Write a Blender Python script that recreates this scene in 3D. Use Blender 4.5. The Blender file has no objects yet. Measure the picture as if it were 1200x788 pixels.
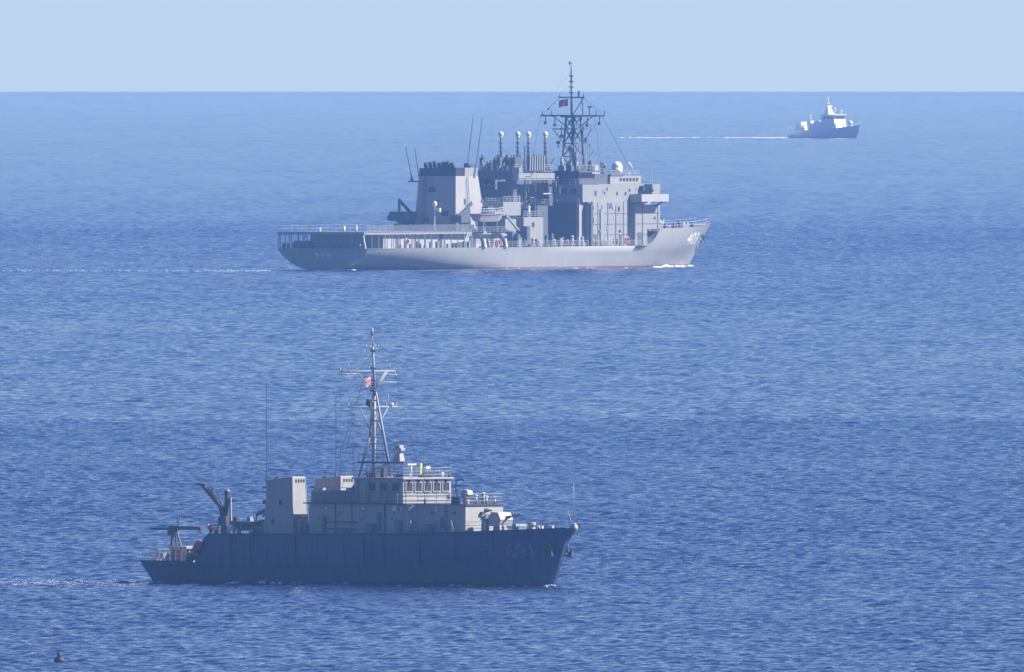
import bpy, bmesh, math, random
import numpy as np
from mathutils import Vector, Matrix

# ------------------------------------------------------------------ camera, sky, sun, exposure
SC = bpy.context.scene
COL = SC.collection
R_EARTH = 7.43e6                 # effective radius of the earth (with refraction), metres
EYE = Vector((0.0, -5008.0, 66.0))   # a headland 66 m above the sea, 5 km from the minesweeper
cam_data = bpy.data.cameras.new('camera')
cam = bpy.data.objects.new('camera', cam_data); COL.objects.link(cam)
cam.location = EYE
cam.rotation_euler = (math.radians(90) - 548.0 / 62100.0, 0, 0)
cam_data.sensor_width = 36.0
cam_data.lens = 36.0 * 62100.0 / 1200.0
cam_data.clip_start = 10.0
cam_data.clip_end = 90000.0
SC.camera = cam

SUN_EL, SUN_AZ = math.radians(40), math.radians(4)      # azimuth counted from +X towards +Y
SKY_LOW, SKY_MID, SKY_HIGH = (2.62, 2.36, 1.38), (0.98, 0.94, 1.06), (0.09, 0.19, 0.58)
world = bpy.data.worlds.new('World'); SC.world = world
world.use_nodes = True
wn = world.node_tree.nodes; wl = world.node_tree.links
sky = wn.new('ShaderNodeTexSky'); sky.sky_type = 'NISHITA'
sky.sun_disc = False
sky.sun_elevation = SUN_EL
sky.sun_rotation = math.radians(90) - SUN_AZ
sky.altitude = 0; sky.air_density = 0.8; sky.dust_density = 0.6; sky.ozone_density = 5.0
tint = wn.new('ShaderNodeMix'); tint.data_type = 'RGBA'; tint.blend_type = 'MULTIPLY'   # pale at the horizon, deep blue overhead
tint.inputs['Factor'].default_value = 1.0
geo = wn.new('ShaderNodeTexCoord'); sep = wn.new('ShaderNodeSeparateXYZ'); wl.new(geo.outputs['Generated'], sep.inputs[0])
def sky_step(z0, z1, c0, c1, src=None):
    e = wn.new('ShaderNodeMapRange'); e.interpolation_type = 'SMOOTHSTEP'
    e.inputs[1].default_value = z0; e.inputs[2].default_value = z1
    wl.new(sep.outputs['Z'], e.inputs[0])
    x = wn.new('ShaderNodeMix'); x.data_type = 'RGBA'
    x.inputs['A'].default_value = (*c0, 1); x.inputs['B'].default_value = (*c1, 1)
    if src: wl.new(src, x.inputs['A'])
    wl.new(e.outputs[0], x.inputs['Factor'])
    return x.outputs['Result']
low = sky_step(0.0, 0.10, SKY_LOW, SKY_MID)
wl.new(sky_step(0.06, 0.50, SKY_MID, SKY_HIGH, low), tint.inputs['B'])
wl.new(sky.outputs['Color'], tint.inputs['A']); wl.new(tint.outputs['Result'], wn['Background'].inputs['Color'])
wn['Background'].inputs['Strength'].default_value = 0.06
sun_data = bpy.data.lights.new('sun', 'SUN')
sun_data.energy = 5.0; sun_data.angle = math.radians(0.5); sun_data.color = (1.0, 0.945, 0.885)
sun = bpy.data.objects.new('sun', sun_data); COL.objects.link(sun)
sd = Vector((math.cos(SUN_EL) * math.cos(SUN_AZ), math.cos(SUN_EL) * math.sin(SUN_AZ), math.sin(SUN_EL)))
sun.rotation_euler = sd.to_track_quat('Z', 'Y').to_euler()
SC.view_settings.view_transform = 'Standard'
SC.view_settings.look = 'None'
SC.view_settings.exposure = 1.1
SC.view_settings.gamma = 1.0
SC.view_settings.use_curve_mapping = False
SC.cycles.volume_bounces = 1
SC.cycles.max_bounces = 6
SC.cycles.use_denoising = True

random.seed(7)

# ------------------------------------------------------------------ helpers: materials
def mat(name, col, rough=0.5, metal=0.0, noise=0.0, scale=1.5, streak=0.0, col2=None, spec=0.4):
    """painted surface: base colour with mild weathering (blotches and downward streaks) from noise in object space"""
    m = bpy.data.materials.new(name); m.use_nodes = True
    nt = m.node_tree; N = nt.nodes; L = nt.links
    b = N['Principled BSDF']
    b.inputs['Roughness'].default_value = rough
    b.inputs['Metallic'].default_value = metal
    b.inputs['Specular IOR Level'].default_value = spec
    b.inputs['Base Color'].default_value = (*col, 1)
    if noise > 0 or streak > 0:
        tc = N.new('ShaderNodeTexCoord')
        nz = N.new('ShaderNodeTexNoise'); nz.inputs['Scale'].default_value = scale
        nz.inputs['Detail'].default_value = 5
        L.new(tc.outputs['Object'], nz.inputs['Vector'])
        mp = N.new('ShaderNodeMapping'); mp.inputs['Scale'].default_value = (2.2, 2.2, 0.12)
        L.new(tc.outputs['Object'], mp.inputs['Vector'])
        ns = N.new('ShaderNodeTexNoise'); ns.inputs['Scale'].default_value = 1.2; ns.inputs['Detail'].default_value = 4
        L.new(mp.outputs['Vector'], ns.inputs['Vector'])
        r1 = N.new('ShaderNodeMapRange'); r1.inputs[1].default_value = 0.35; r1.inputs[2].default_value = 0.7
        r1.inputs[3].default_value = 0; r1.inputs[4].default_value = noise
        L.new(nz.outputs['Fac'], r1.inputs[0])
        r2 = N.new('ShaderNodeMapRange'); r2.inputs[1].default_value = 0.5; r2.inputs[2].default_value = 0.75
        r2.inputs[3].default_value = 0; r2.inputs[4].default_value = streak
        L.new(ns.outputs['Fac'], r2.inputs[0])
        ad = N.new('ShaderNodeMath'); ad.operation = 'ADD'; ad.use_clamp = True
        L.new(r1.outputs[0], ad.inputs[0]); L.new(r2.outputs[0], ad.inputs[1])
        mx = N.new('ShaderNodeMix'); mx.data_type = 'RGBA'
        mx.inputs['A'].default_value = (*col, 1)
        c2 = col2 or (col[0] * 0.55, col[1] * 0.5, col[2] * 0.45)
        mx.inputs['B'].default_value = (*c2, 1)
        L.new(ad.outputs[0], mx.inputs['Factor'])
        L.new(mx.outputs['Result'], b.inputs['Base Color'])
    return m

# ------------------------------------------------------------------ the sea
def drop(x, y):
    """how far the round earth falls away below the eye's level at (x, y)"""
    return -((x - EYE.x) ** 2 + (y - EYE.y) ** 2) / (2 * R_EARTH)

_rng = np.random.default_rng(11)
_WAVES = []
for lam in np.geomspace(0.75, 30.0, 96):
    th = math.radians(205) + _rng.normal(0, 0.75)           # wind sea running towards the viewer's left
    k = 2 * math.pi / lam
    slope = 0.043 * (lam / 1.8) ** (-0.05 if lam < 1.8 else -1.0)
    _WAVES.append((k * math.cos(th), k * math.sin(th), slope / k, _rng.uniform(0, 6.283), lam))

def sea(x, y, lam_min=0.0, cap=1.08):
    """wave height above the smooth round sea at points (x, y)"""
    x = np.asarray(x, dtype=np.float32); y = np.asarray(y, dtype=np.float32)
    h = np.zeros(np.broadcast(x, y).shape, dtype=np.float32)
    g = 1.0 + 0.09 * np.sin(x * 0.043 + y * 0.0051 + 1.0) * np.sin(y * 0.011 - x * 0.021) + 0.04 * np.sin(y * 0.0037 + x * 0.009)
    for kx, ky, a, p, lam in _WAVES:
        if lam >= lam_min:
            h += np.float32(a) * np.sin(np.float32(kx) * x + np.float32(ky) * y + np.float32(p))
    keep = sum((a * a) * (kx * kx + ky * ky) for kx, ky, a, p, lam in _WAVES if lam >= lam_min)
    full = sum((a * a) * (kx * kx + ky * ky) for kx, ky, a, p, lam in _WAVES)
    return h * g * min(cap, math.sqrt(full / max(keep, 1e-9)))      # far off, the waves the mesh can carry keep the slopes of those it cannot

def sea_material():
    m = bpy.data.materials.new('sea_water'); m.use_nodes = True
    nt = m.node_tree; N = nt.nodes; L = nt.links
    b = N['Principled BSDF']
    b.inputs['Base Color'].default_value = (0.011, 0.026, 0.088, 1)
    b.inputs['IOR'].default_value = 1.33
    at = N.new('ShaderNodeAttribute'); at.attribute_name = 'chop'      # ripples too fine for the mesh: roughness instead
    L.new(at.outputs['Fac'], b.inputs['Roughness'])
    tc = N.new('ShaderNodeTexCoord')
    # slopes of the ripples the mesh does not carry: two noise fields tilt the normal, as strongly as 'ripple' says
    tilt = None
    for sc, w, seed in (((0.55, 0.40, 1.0), 0.6, 0.0), ((0.30, 0.035, 1.0), 0.7, 37.0), ((0.035, 0.006, 1.0), 0.28, 91.0)):
        mp = N.new('ShaderNodeMapping'); mp.inputs['Scale'].default_value = sc; mp.inputs['Location'].default_value = (seed, seed, 0)
        nz = N.new('ShaderNodeTexNoise'); nz.inputs['Scale'].default_value = 1.0; nz.inputs['Detail'].default_value = 3
        L.new(tc.outputs['Object'], mp.inputs['Vector']); L.new(mp.outputs['Vector'], nz.inputs['Vector'])
        ce = N.new('ShaderNodeVectorMath'); ce.operation = 'MULTIPLY_ADD'
        ce.inputs[1].default_value = (2 * w, 2 * w, 0); ce.inputs[2].default_value = (-w, -w, 0)
        L.new(nz.outputs['Color'], ce.inputs[0])
        if tilt is None: tilt = ce.outputs[0]
        else:
            ad = N.new('ShaderNodeVectorMath'); ad.operation = 'ADD'
            L.new(tilt, ad.inputs[0]); L.new(ce.outputs[0], ad.inputs[1]); tilt = ad.outputs[0]
    rp = N.new('ShaderNodeAttribute'); rp.attribute_name = 'ripple'
    sc = N.new('ShaderNodeVectorMath'); sc.operation = 'SCALE'
    L.new(tilt, sc.inputs[0]); L.new(rp.outputs['Fac'], sc.inputs['Scale'])
    ge = N.new('ShaderNodeNewGeometry')
    ad = N.new('ShaderNodeVectorMath'); ad.operation = 'ADD'; L.new(ge.outputs['Normal'], ad.inputs[0]); L.new(sc.outputs[0], ad.inputs[1])
    no = N.new('ShaderNodeVectorMath'); no.operation = 'NORMALIZE'; L.new(ad.outputs[0], no.inputs[0])
    L.new(no.outputs[0], b.inputs['Normal'])
    return m
SEA = sea_material()

RIPPLE = 1.9                      # how strongly the open, unmeshed water far from the ships is rippled
def sea_rows(near_step, mid_step, grow):
    r = 10600.0; ext = []
    while r < 33000.0:
        ext.append(r); r += mid_step + (r - 10600.0) * grow
    return np.concatenate([np.arange(4250.0, 6600.0, near_step), np.arange(6600.0, 10600.0, mid_step), np.array(ext + [33000.0])])

def sea_heights(A, R, step, col, cap=1.08):
    X = R * np.sin(A); Y = EYE.y + R * np.cos(A); H = np.empty(X.shape, dtype=np.float32)
    for i in range(0, len(R), 256):
        H[i:i + 256] = sea(X[i:i + 256], Y[i:i + 256], 2.3 * max(step[i], col * R[i, 0] / 4700.0), cap)
    return H

def build_sea():
    # one sheet about the eye: a middle sector with rows close enough for real ripples, two flanking bands that carry
    # the longer waves, and the rest of the disc, where the shader's ripples take over
    half = 600.0 / 62100.0 * 1.30; wide = half * 7.5
    grids = []
    r1 = sea_rows(0.42, 0.75, 0.0006); A, R = np.meshgrid(np.linspace(-half, half, 430), r1)
    H = sea_heights(A, R, np.gradient(r1), 0.28)
    r2 = sea_rows(1.8, 2.3, 0.0012)
    for sl in (slice(0, 22), slice(-22, None)):                # towards the flanks the fine ripples give way to the bands' longer waves
        C = sea_heights(A[:, sl], R[:, sl], np.interp(r1, r2, np.gradient(r2)), 1.0, 3.0)
        w = np.clip((half - np.abs(A[:, sl])) / (half * 0.09), 0, 1)
        H[:, sl] = H[:, sl] * w + C * (1 - w)
    edge = np.clip((R - 4250) / 60.0, 0, 1)
    chop = np.interp(R, [8000, 12000, 22000], [0.12, 0.18, 0.15])
    rip = np.interp(R, [9000, 15000, 24000], [0.0, 0.14, 0.19]) * np.ones_like(A)
    grids.append((A, R, H * edge, chop, rip + (1 - edge)))
    for s in (-1, 1):
        a = np.linspace(half, wide, 290) * s
        A, R = np.meshgrid(a if s > 0 else a[::-1], r2)
        edge = np.clip((R - 4250) / 60.0, 0, 1) * np.clip((wide - np.abs(A)) / (half * 0.5), 0, 1)
        H = sea_heights(A, R, np.gradient(r2), 1.0, 3.0) * edge
        w = np.clip((np.abs(A) - half) / (half * 0.3), 0, 1)
        grids.append((A, R, H, np.interp(R, [8000, 12000, 22000], [0.12, 0.18, 0.15]), np.maximum(0.15 * w * RIPPLE, (1 - edge) * RIPPLE)))
    A, R = np.meshgrid(np.linspace(-math.pi, math.pi, 300), np.concatenate([np.array([0.5]), np.arange(250.0, 4250.0, 250.0), np.array([4250.0])]))
    grids.append((A, R, 0 * A - 0.01, 0 * A + .27, 0 * A + RIPPLE))
    A, R = np.meshgrid(np.linspace(wide, 2 * math.pi - wide, 300), np.concatenate([np.arange(4250.0, 33000.0, 250.0), np.array([33000.0])]))
    grids.append((A, R, 0 * A, 0 * A + .27, 0 * A + RIPPLE))
    co = []; quads = []; chops = []; rips = []; base = 0
    for A, R, H, ch, rp in grids:
        X = R * np.sin(A); Y = EYE.y + R * np.cos(A); n, m = A.shape
        co.append(np.stack([X, Y, H + drop(X, Y)], axis=-1).reshape(-1, 3).astype(np.float32))
        idx = (np.arange(n * m, dtype=np.int32) + base).reshape(n, m); base += n * m
        quads.append(np.stack([idx[:-1, :-1], idx[:-1, 1:], idx[1:, 1:], idx[1:, :-1]], axis=-1).reshape(-1, 4))
        chops.append(ch.ravel()); rips.append(rp.ravel())
    co = np.concatenate(co); q = np.concatenate(quads)
    me = bpy.data.meshes.new('sea')
    me.vertices.add(len(co)); me.vertices.foreach_set('co', co.ravel())
    me.loops.add(q.size); me.loops.foreach_set('vertex_index', q.ravel())
    me.polygons.add(len(q)); me.polygons.foreach_set('loop_start', np.arange(0, q.size, 4, dtype=np.int32))
    me.polygons.foreach_set('loop_total', np.full(len(q), 4, dtype=np.int32))
    me.polygons.foreach_set('use_smooth', np.ones(len(q), dtype=bool))
    me.update(calc_edges=True)
    for nm, val in (('chop', chops), ('ripple', rips)):
        at = me.attributes.new(nm, 'FLOAT', 'POINT'); at.data.foreach_set('value', np.concatenate(val).astype(np.float32))
    me.materials.append(SEA)
    o = bpy.data.objects.new('sea', me); COL.objects.link(o)
    o['kind'] = 'structure'; o['label'] = 'blue rippled open sea reaching to the hazy horizon'
    return o
build_sea()

def build_haze():
    me = bpy.data.meshes.new('haze')
    bm = bmesh.new(); bmesh.ops.create_cube(bm, size=1.0); bm.to_mesh(me); bm.free()
    o = bpy.data.objects.new('haze', me); COL.objects.link(o)
    o.scale = (69000, 69000, 170.0); o.location = (0, EYE.y, 90.0 - 85.0)
    m = bpy.data.materials.new('haze_air'); m.use_nodes = True
    N = m.node_tree.nodes; L = m.node_tree.links
    N.remove(N['Principled BSDF'])
    v = N.new('ShaderNodeVolumePrincipled')
    v.inputs['Color'].default_value = (0.225, 0.475, 0.99, 1)
    v.inputs['Density'].default_value = HAZE
    v.inputs['Anisotropy'].default_value = 0.0
    L.new(v.outputs[0], N['Material Output'].inputs['Volume'])
    me.materials.append(m)
    o['kind'] = 'stuff'; o['label'] = 'pale blue haze over the sea'
HAZE = 2.8e-5
build_haze()

# ------------------------------------------------------------------ helpers: things, parts, shapes
# every ship is built in its own frame: u = metres forward of the stern, v = metres to starboard, z = metres above the water
def thing(name, label, cat, loc=(0, 0, 0), heading=0.0, group=None):
    o = bpy.data.objects.new(name, None); COL.objects.link(o)
    o.location = loc; o.rotation_euler = (0, 0, heading)
    o['label'] = label; o['category'] = cat
    if group: o['group'] = group
    o.empty_display_size = 1.0
    return o

def L3(p):
    return Vector((p[0], -p[1], p[2]))

class MB:
    def __init__(self):
        self.bm = bmesh.new(); self.mi = 0
    def face(self, pts, local=True):
        vs = [self.bm.verts.new(L3(p) if local else p) for p in pts]
        f = self.bm.faces.new(vs); f.material_index = self.mi
        return f
    def box(self, u0, u1, v0, v1, z0, z1, taper=None):
        """a block; taper = (du0, du1, dv0, dv1) moves the top's sides inwards"""
        a = taper or (0, 0, 0, 0)
        c = [(u0, v0, z0), (u1, v0, z0), (u1, v1, z0), (u0, v1, z0),
             (u0 + a[0], v0 + a[2], z1), (u1 - a[1], v0 + a[2], z1), (u1 - a[1], v1 - a[3], z1), (u0 + a[0], v1 - a[3], z1)]
        return self.hexa(c)
    def hexa(self, c):
        vs = [self.bm.verts.new(L3(p)) for p in c]
        fs = []
        for q in ((0, 1, 2, 3), (4, 5, 6, 7), (0, 1, 5, 4), (1, 2, 6, 5), (2, 3, 7, 6), (3, 0, 4, 7)):
            f = self.bm.faces.new([vs[i] for i in q]); f.material_index = self.mi; fs.append(f)
        return fs
    def bar(self, p, q, w, h):
        """a straight beam of section w x h from p to q"""
        p = L3(p); q = L3(q); d = (q - p).normalized()
        up = Vector((0, 0, 1)) if abs(d.z) < 0.95 else Vector((1, 0, 0))
        s = d.cross(up).normalized() * (w / 2); t = s.cross(d).normalized() * (h / 2)
        vs = [self.bm.verts.new(b + e * s + g * t) for b in (p, q) for e, g in ((-1, -1), (1, -1), (1, 1), (-1, 1))]
        for k in ((0, 1, 2, 3), (4, 5, 6, 7), (0, 1, 5, 4), (1, 2, 6, 5), (2, 3, 7, 6), (3, 0, 4, 7)):
            f = self.bm.faces.new([vs[i] for i in k]); f.material_index = self.mi
    def tube(self, p, q, r, r2=None, seg=7, cap=True):
        p = L3(p); q = L3(q); r2 = r if r2 is None else r2
        d = q - p
        if d.length < 1e-6: return
        d.normalize()
        up = Vector((0, 0, 1)) if abs(d.z) < 0.95 else Vector((1, 0, 0))
        s = d.cross(up).normalized(); t = s.cross(d).normalized()
        A = []; B = []
        for k in range(seg):
            a = 2 * math.pi * k / seg
            e = s * math.cos(a) + t * math.sin(a)
            A.append(self.bm.verts.new(p + e * r)); B.append(self.bm.verts.new(q + e * r2))
        for k in range(seg):
            f = self.bm.faces.new((A[k], A[(k + 1) % seg], B[(k + 1) % seg], B[k])); f.material_index = self.mi; f.smooth = seg > 6
        if cap:
            for ring in (A, B):
                f = self.bm.faces.new(ring); f.material_index = self.mi
    def path(self, pts, r, seg=6):
        for a, b in zip(pts[:-1], pts[1:]):
            self.tube(a, b, r, seg=seg)
    def ball(self, c, r, seg=14, sq=(1, 1, 1)):
        m = Matrix.Translation(L3(c)) @ Matrix.Diagonal((sq[0], sq[1], sq[2], 1))
        g = bmesh.ops.create_uvsphere(self.bm, u_segments=seg, v_segments=max(6, seg // 2 + 2), radius=r, matrix=m)
        for v in g['verts']:
            for f in v.link_faces:
                f.smooth = True; f.material_index = self.mi
    def ring(self, c, R, r, normal=(0, 1, 0), seg=18):
        """a torus (lifebuoy, hatch rim) about centre c"""
        n = L3(normal).normalized(); c = L3(c)
        up = Vector((0, 0, 1)) if abs(n.z) < 0.9 else Vector((1, 0, 0))
        s = n.cross(up).normalized(); t = n.cross(s).normalized()
        rows = []
        for k in range(seg):
            a = 2 * math.pi * k / seg; e = s * math.cos(a) + t * math.sin(a)
            rows.append([self.bm.verts.new(c + e * (R + r * math.cos(b)) + n * (r * math.sin(b))) for b in [j * math.pi / 4 for j in range(8)]])
        for k in range(seg):
            for j in range(8):
                f = self.bm.faces.new((rows[k][j], rows[(k + 1) % seg][j], rows[(k + 1) % seg][(j + 1) % 8], rows[k][(j + 1) % 8]))
                f.material_index = self.mi; f.smooth = True
    def prism(self, foot, z0, z1, top=None):
        """a block on an arbitrary footprint [(u, v), ...]"""
        top = top or foot
        A = [self.bm.verts.new(L3((u, v, z0))) for u, v in foot]
        zt = z1 if isinstance(z1, (list, tuple)) else [z1] * len(top)
        B = [self.bm.verts.new(L3((u, v, z))) for (u, v), z in zip(top, zt)]
        n = len(A)
        for k in range(n):
            f = self.bm.faces.new((A[k], A[(k + 1) % n], B[(k + 1) % n], B[k])); f.material_index = self.mi
        for ring in (A, B):
            f = self.bm.faces.new(ring); f.material_index = self.mi
    def side_prism(self, prof, v0, v1):
        """a block with the outline [(u, z), ...] seen from the side, from v0 to v1"""
        A = [self.bm.verts.new(L3((u, v0, z))) for u, z in prof]; B = [self.bm.verts.new(L3((u, v1, z))) for u, z in prof]
        n = len(A)
        for k in range(n):
            f = self.bm.faces.new((A[k], A[(k + 1) % n], B[(k + 1) % n], B[k])); f.material_index = self.mi
        for ring in (A, B):
            f = self.bm.faces.new(ring); f.material_index = self.mi
    def rail(self, pts, h=1.0, gap=1.8, lines=3, r=0.03):
        for a, b in zip(pts[:-1], pts[1:]):
            A = Vector(a); B = Vector(b); n = max(1, round((B - A).length / gap))
            for k in range(n + 1):
                p = A.lerp(B, k / n); self.tube(p, p + Vector((0, 0, h)), r, seg=5)
            for j in range(lines):
                z = Vector((0, 0, h * (j + 1) / lines)); self.tube(A + z, B + z, r * 0.75, seg=5)
    def ladder(self, p, q, w=0.4, axis=(0, 1, 0), r=0.03, step=0.35):
        p = Vector(p); q = Vector(q); s = Vector(axis) * (w / 2)
        self.tube(p - s, q - s, r, seg=5); self.tube(p + s, q + s, r, seg=5)
        n = int((q - p).length / step)
        for k in range(1, n):
            c = p.lerp(q, k / n); self.tube(c - s, c + s, r * 0.8, seg=5)
    def build(self, name, m, parent=None, bevel=0.0, label=None):
        bm = self.bm
        bmesh.ops.recalc_face_normals(bm, faces=bm.faces[:])
        if bevel > 0:
            es = [e for e in bm.edges if len(e.link_faces) == 2 and e.calc_face_angle(0) > 0.6]
            bmesh.ops.bevel(bm, geom=es, offset=bevel, segments=2, affect='EDGES', profile=0.6)
        me = bpy.data.meshes.new(name); bm.to_mesh(me); bm.free()
        for x in (m if isinstance(m, (list, tuple)) else [m]):
            me.materials.append(x)
        o = bpy.data.objects.new(name, me); COL.objects.link(o)
        if parent is not None: o.parent = parent
        if label: o['label'] = label
        return o

def tag(o, label, cat, group=None):
    o['label'] = label; o['category'] = cat
    if group: o['group'] = group
    return o

def copy_tree(o, parent=None):
    c = o.copy(); COL.objects.link(c)
    c.parent = parent
    for ch in list(o.children):
        copy_tree(ch, c)
    return c

def hermite(xs, ys, x):
    """smooth monotone curve through the points (xs, ys)"""
    xs = np.asarray(xs, float); ys = np.asarray(ys, float); x = np.clip(np.asarray(x, float), xs[0], xs[-1])
    d = np.diff(ys) / np.diff(xs)
    m = np.concatenate([[d[0]], np.where(d[:-1] * d[1:] > 0, 2 * d[:-1] * d[1:] / np.where(d[:-1] + d[1:] == 0, 1, d[:-1] + d[1:]), 0), [d[-1]]])
    i = np.clip(np.searchsorted(xs, x, side='right') - 1, 0, len(xs) - 2)
    h = xs[i + 1] - xs[i]; t = (x - xs[i]) / h
    return ((2 * t**3 - 3 * t**2 + 1) * ys[i] + (t**3 - 2 * t**2 + t) * h * m[i] + (-2 * t**3 + 3 * t**2) * ys[i + 1] + (t**3 - t**2) * h * m[i + 1])

def hull_lines(lines, n=90, extra=(), linear_z=()):
    """lines: for each longitudinal a list of (u, v, z); returns arrays [line][sample] of points"""
    t = np.unique(np.concatenate([np.linspace(0, 1, n), np.array(extra, float)]))
    out = []
    for k, c in enumerate(lines):
        c = np.array(c, float); u = c[0, 0] + (c[-1, 0] - c[0, 0]) * t
        v = hermite(c[:, 0], c[:, 1], u)
        z = np.interp(u, c[:, 0], c[:, 2]) if k in linear_z else hermite(c[:, 0], c[:, 2], u)
        out.append(np.stack([u, v, z], axis=1))
    return out

def hull_mesh(P, mats, boot_rows, sharp=0.5):
    """shell of both sides, transom and stem from the longitudinals P; rows below boot_rows get the second material"""
    b = MB(); bm = b.bm
    S = [[bm.verts.new(L3(p)) for p in row] for row in P]
    Q = [[bm.verts.new(L3((p[0], -p[1], p[2]))) for p in row] for row in P]
    n = len(P[0])
    for side in (S, Q):
        for j in range(len(P) - 1):
            for k in range(n - 1):
                f = bm.faces.new((side[j][k], side[j][k + 1], side[j + 1][k + 1], side[j + 1][k]))
                f.material_index = 1 if j < boot_rows else 0; f.smooth = True
    for j in range(len(P) - 1):
        for k in (0, n - 1):
            f = bm.faces.new((S[j][k], S[j + 1][k], Q[j + 1][k], Q[j][k])); f.material_index = 1 if j < boot_rows else 0
    for e in bm.edges:
        if len(e.link_faces) == 2:
            if e.calc_face_angle(0) > sharp: e.smooth = False
    return b

from mathutils.bvhtree import BVHTree
def text_mesh(txt, size, step=0.25, shear=0.0, bold=0.0):
    cu = bpy.data.curves.new('lettering', 'FONT'); cu.body = txt; cu.size = size; cu.shear = shear; cu.offset = bold
    cu.align_x = 'CENTER'; cu.align_y = 'CENTER'
    o = bpy.data.objects.new('lettering', cu); COL.objects.link(o)
    bpy.context.view_layer.update()
    me = bpy.data.meshes.new_from_object(o.evaluated_get(bpy.context.evaluated_depsgraph_get()))
    bpy.data.objects.remove(o); bpy.data.curves.remove(cu)
    bm = bmesh.new(); bm.from_mesh(me); bpy.data.meshes.remove(me)
    xs = [v.co.x for v in bm.verts]; ys = [v.co.y for v in bm.verts]
    for lo, hi, ax in ((min(xs), max(xs), (1, 0, 0)), (min(ys), max(ys), (0, 1, 0))):
        c = lo + step
        while c < hi:
            bmesh.ops.bisect_plane(bm, geom=bm.verts[:] + bm.edges[:] + bm.faces[:], plane_co=Vector(ax) * c, plane_no=ax)
            c += step
    return bm

def paint_on_hull(txt, size, at, hull, m, name, parent, axis='side', squeeze=1.0, out=0.03, **kw):
    """lettering laid onto a hull surface: on the starboard side (reads towards the bow) or the transom"""
    tree = BVHTree.FromObject(hull, bpy.context.evaluated_depsgraph_get())
    bm = text_mesh(txt, size, **kw)
    keep = []
    for v in bm.verts:
        if axis == 'side':
            p0 = L3((at[0] + v.co.x * squeeze, 25, at[1] + v.co.y)); d = L3((0, -1, 0))
        else:
            p0 = L3((-20, at[0] + v.co.x * squeeze, at[1] + v.co.y)); d = L3((1, 0, 0))
        hit = tree.ray_cast(p0, d)
        v.co = (hit[0] if hit[0] is not None else p0 + d * 25) - d * out
    bmesh.ops.recalc_face_normals(bm, faces=bm.faces[:])
    me = bpy.data.meshes.new(name); bm.to_mesh(me); bm.free(); me.materials.append(m)
    o = bpy.data.objects.new(name, me); COL.objects.link(o); o.parent = parent
    return o

def sun_flag(name, w, h, at, parent_dir, m_white, m_red, label):
    """a white naval ensign with a red disc and sixteen red rays, blowing out from its hoist"""
    b = MB(); nx, ny = 44, 30
    V = [[None] * (ny + 1) for _ in range(nx + 1)]
    for i in range(nx + 1):
        for j in range(ny + 1):
            s = i / nx; t = j / ny
            V[i][j] = b.bm.verts.new((-w * s * 0.95, 0.10 * w * math.sin(7 * s + 1.6 * t) * s, h * (t - 0.5) - 0.22 * h * s * s))
    for i in range(nx):
        for j in range(ny):
            x = (i + 0.5) / nx * w - w * 0.44; y = (j + 0.5) / ny * h - h * 0.5
            r = math.hypot(x, y); a = math.atan2(y, x)
            f = b.bm.faces.new((V[i][j], V[i + 1][j], V[i + 1][j + 1], V[i][j + 1])); f.smooth = True
            f.material_index = 1 if (r < h * 0.25 or int(round(a / (math.pi / 16))) % 2 == 0) else 0
    o = b.build(name, [m_white, m_red]); o.location = at; o.rotation_euler = (0, 0, parent_dir)
    return tag(o, label, 'flag')

# ------------------------------------------------------------------ paints and fittings
HULLG = mat('hull_grey_blue_shade', (0.045, 0.085, 0.19), 0.55, noise=0.35, scale=0.3, streak=0.85)  # ordinary grey hull; the deep blue of its shaded side is in the colour
GREY = mat('navy_grey_paint', (0.17, 0.20, 0.245), 0.55, noise=0.25, scale=0.5, streak=0.35)
GREY2 = mat('light_grey_paint', (0.39, 0.375, 0.35), 0.55, noise=0.22, scale=0.5, streak=0.3, col2=(0.25, 0.26, 0.27))
FUNNEL = mat('funnel_grey_paint', (0.375, 0.362, 0.34), 0.55, noise=0.3, scale=0.45, streak=0.35, col2=(0.25, 0.22, 0.19))
DECK = mat('deck_grey_paint', (0.13, 0.14, 0.15), 0.8, noise=0.4, scale=0.8)
BOOT = mat('black_boot_topping', (0.02, 0.02, 0.022), 0.6, noise=0.3, col2=(0.05, 0.05, 0.05))
RED_BOOT = mat('red_boot_topping', (0.25, 0.10, 0.085), 0.7, noise=0.6, scale=0.6, col2=(0.20, 0.13, 0.12))
DARK = mat('dark_steel', (0.06, 0.065, 0.07), 0.6, noise=0.3)
BLACK = mat('black_paint', (0.02, 0.02, 0.022), 0.6)
MAST = mat('mast_grey_paint', (0.30, 0.31, 0.32), 0.55, noise=0.2)
WHITE = mat('white_paint', (0.80, 0.80, 0.79), 0.45, noise=0.12, scale=0.7, streak=0.15, col2=(0.6, 0.58, 0.55))
NUMBER = mat('faded_number_paint', (0.16, 0.21, 0.31), 0.6, noise=0.6, scale=1.2, col2=(0.09, 0.14, 0.25))
NUMBER_W = mat('white_number_paint', (0.78, 0.78, 0.77), 0.55, noise=0.2)
GLASS = mat('window_glass', (0.015, 0.02, 0.025), 0.08, spec=0.6)
RED = mat('red_paint', (0.55, 0.05, 0.045), 0.5, noise=0.2)
PINK = mat('weathered_red_fabric', (0.52, 0.10, 0.085), 0.75, noise=0.4, col2=(0.55, 0.3, 0.28))
YELLOW = mat('yellow_paint', (0.55, 0.50, 0.18), 0.5)
RUBBER = mat('grey_rubber', (0.05, 0.052, 0.056), 0.7, noise=0.2)
FLAGW = mat('flag_white_cloth', (0.60, 0.58, 0.57), 0.85)
FLAGR = mat('flag_red_cloth', (0.62, 0.06, 0.06), 0.85)
PATROL = mat('bright_white_paint', (0.88, 0.88, 0.87), 0.45, noise=0.08, scale=0.6)

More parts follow.
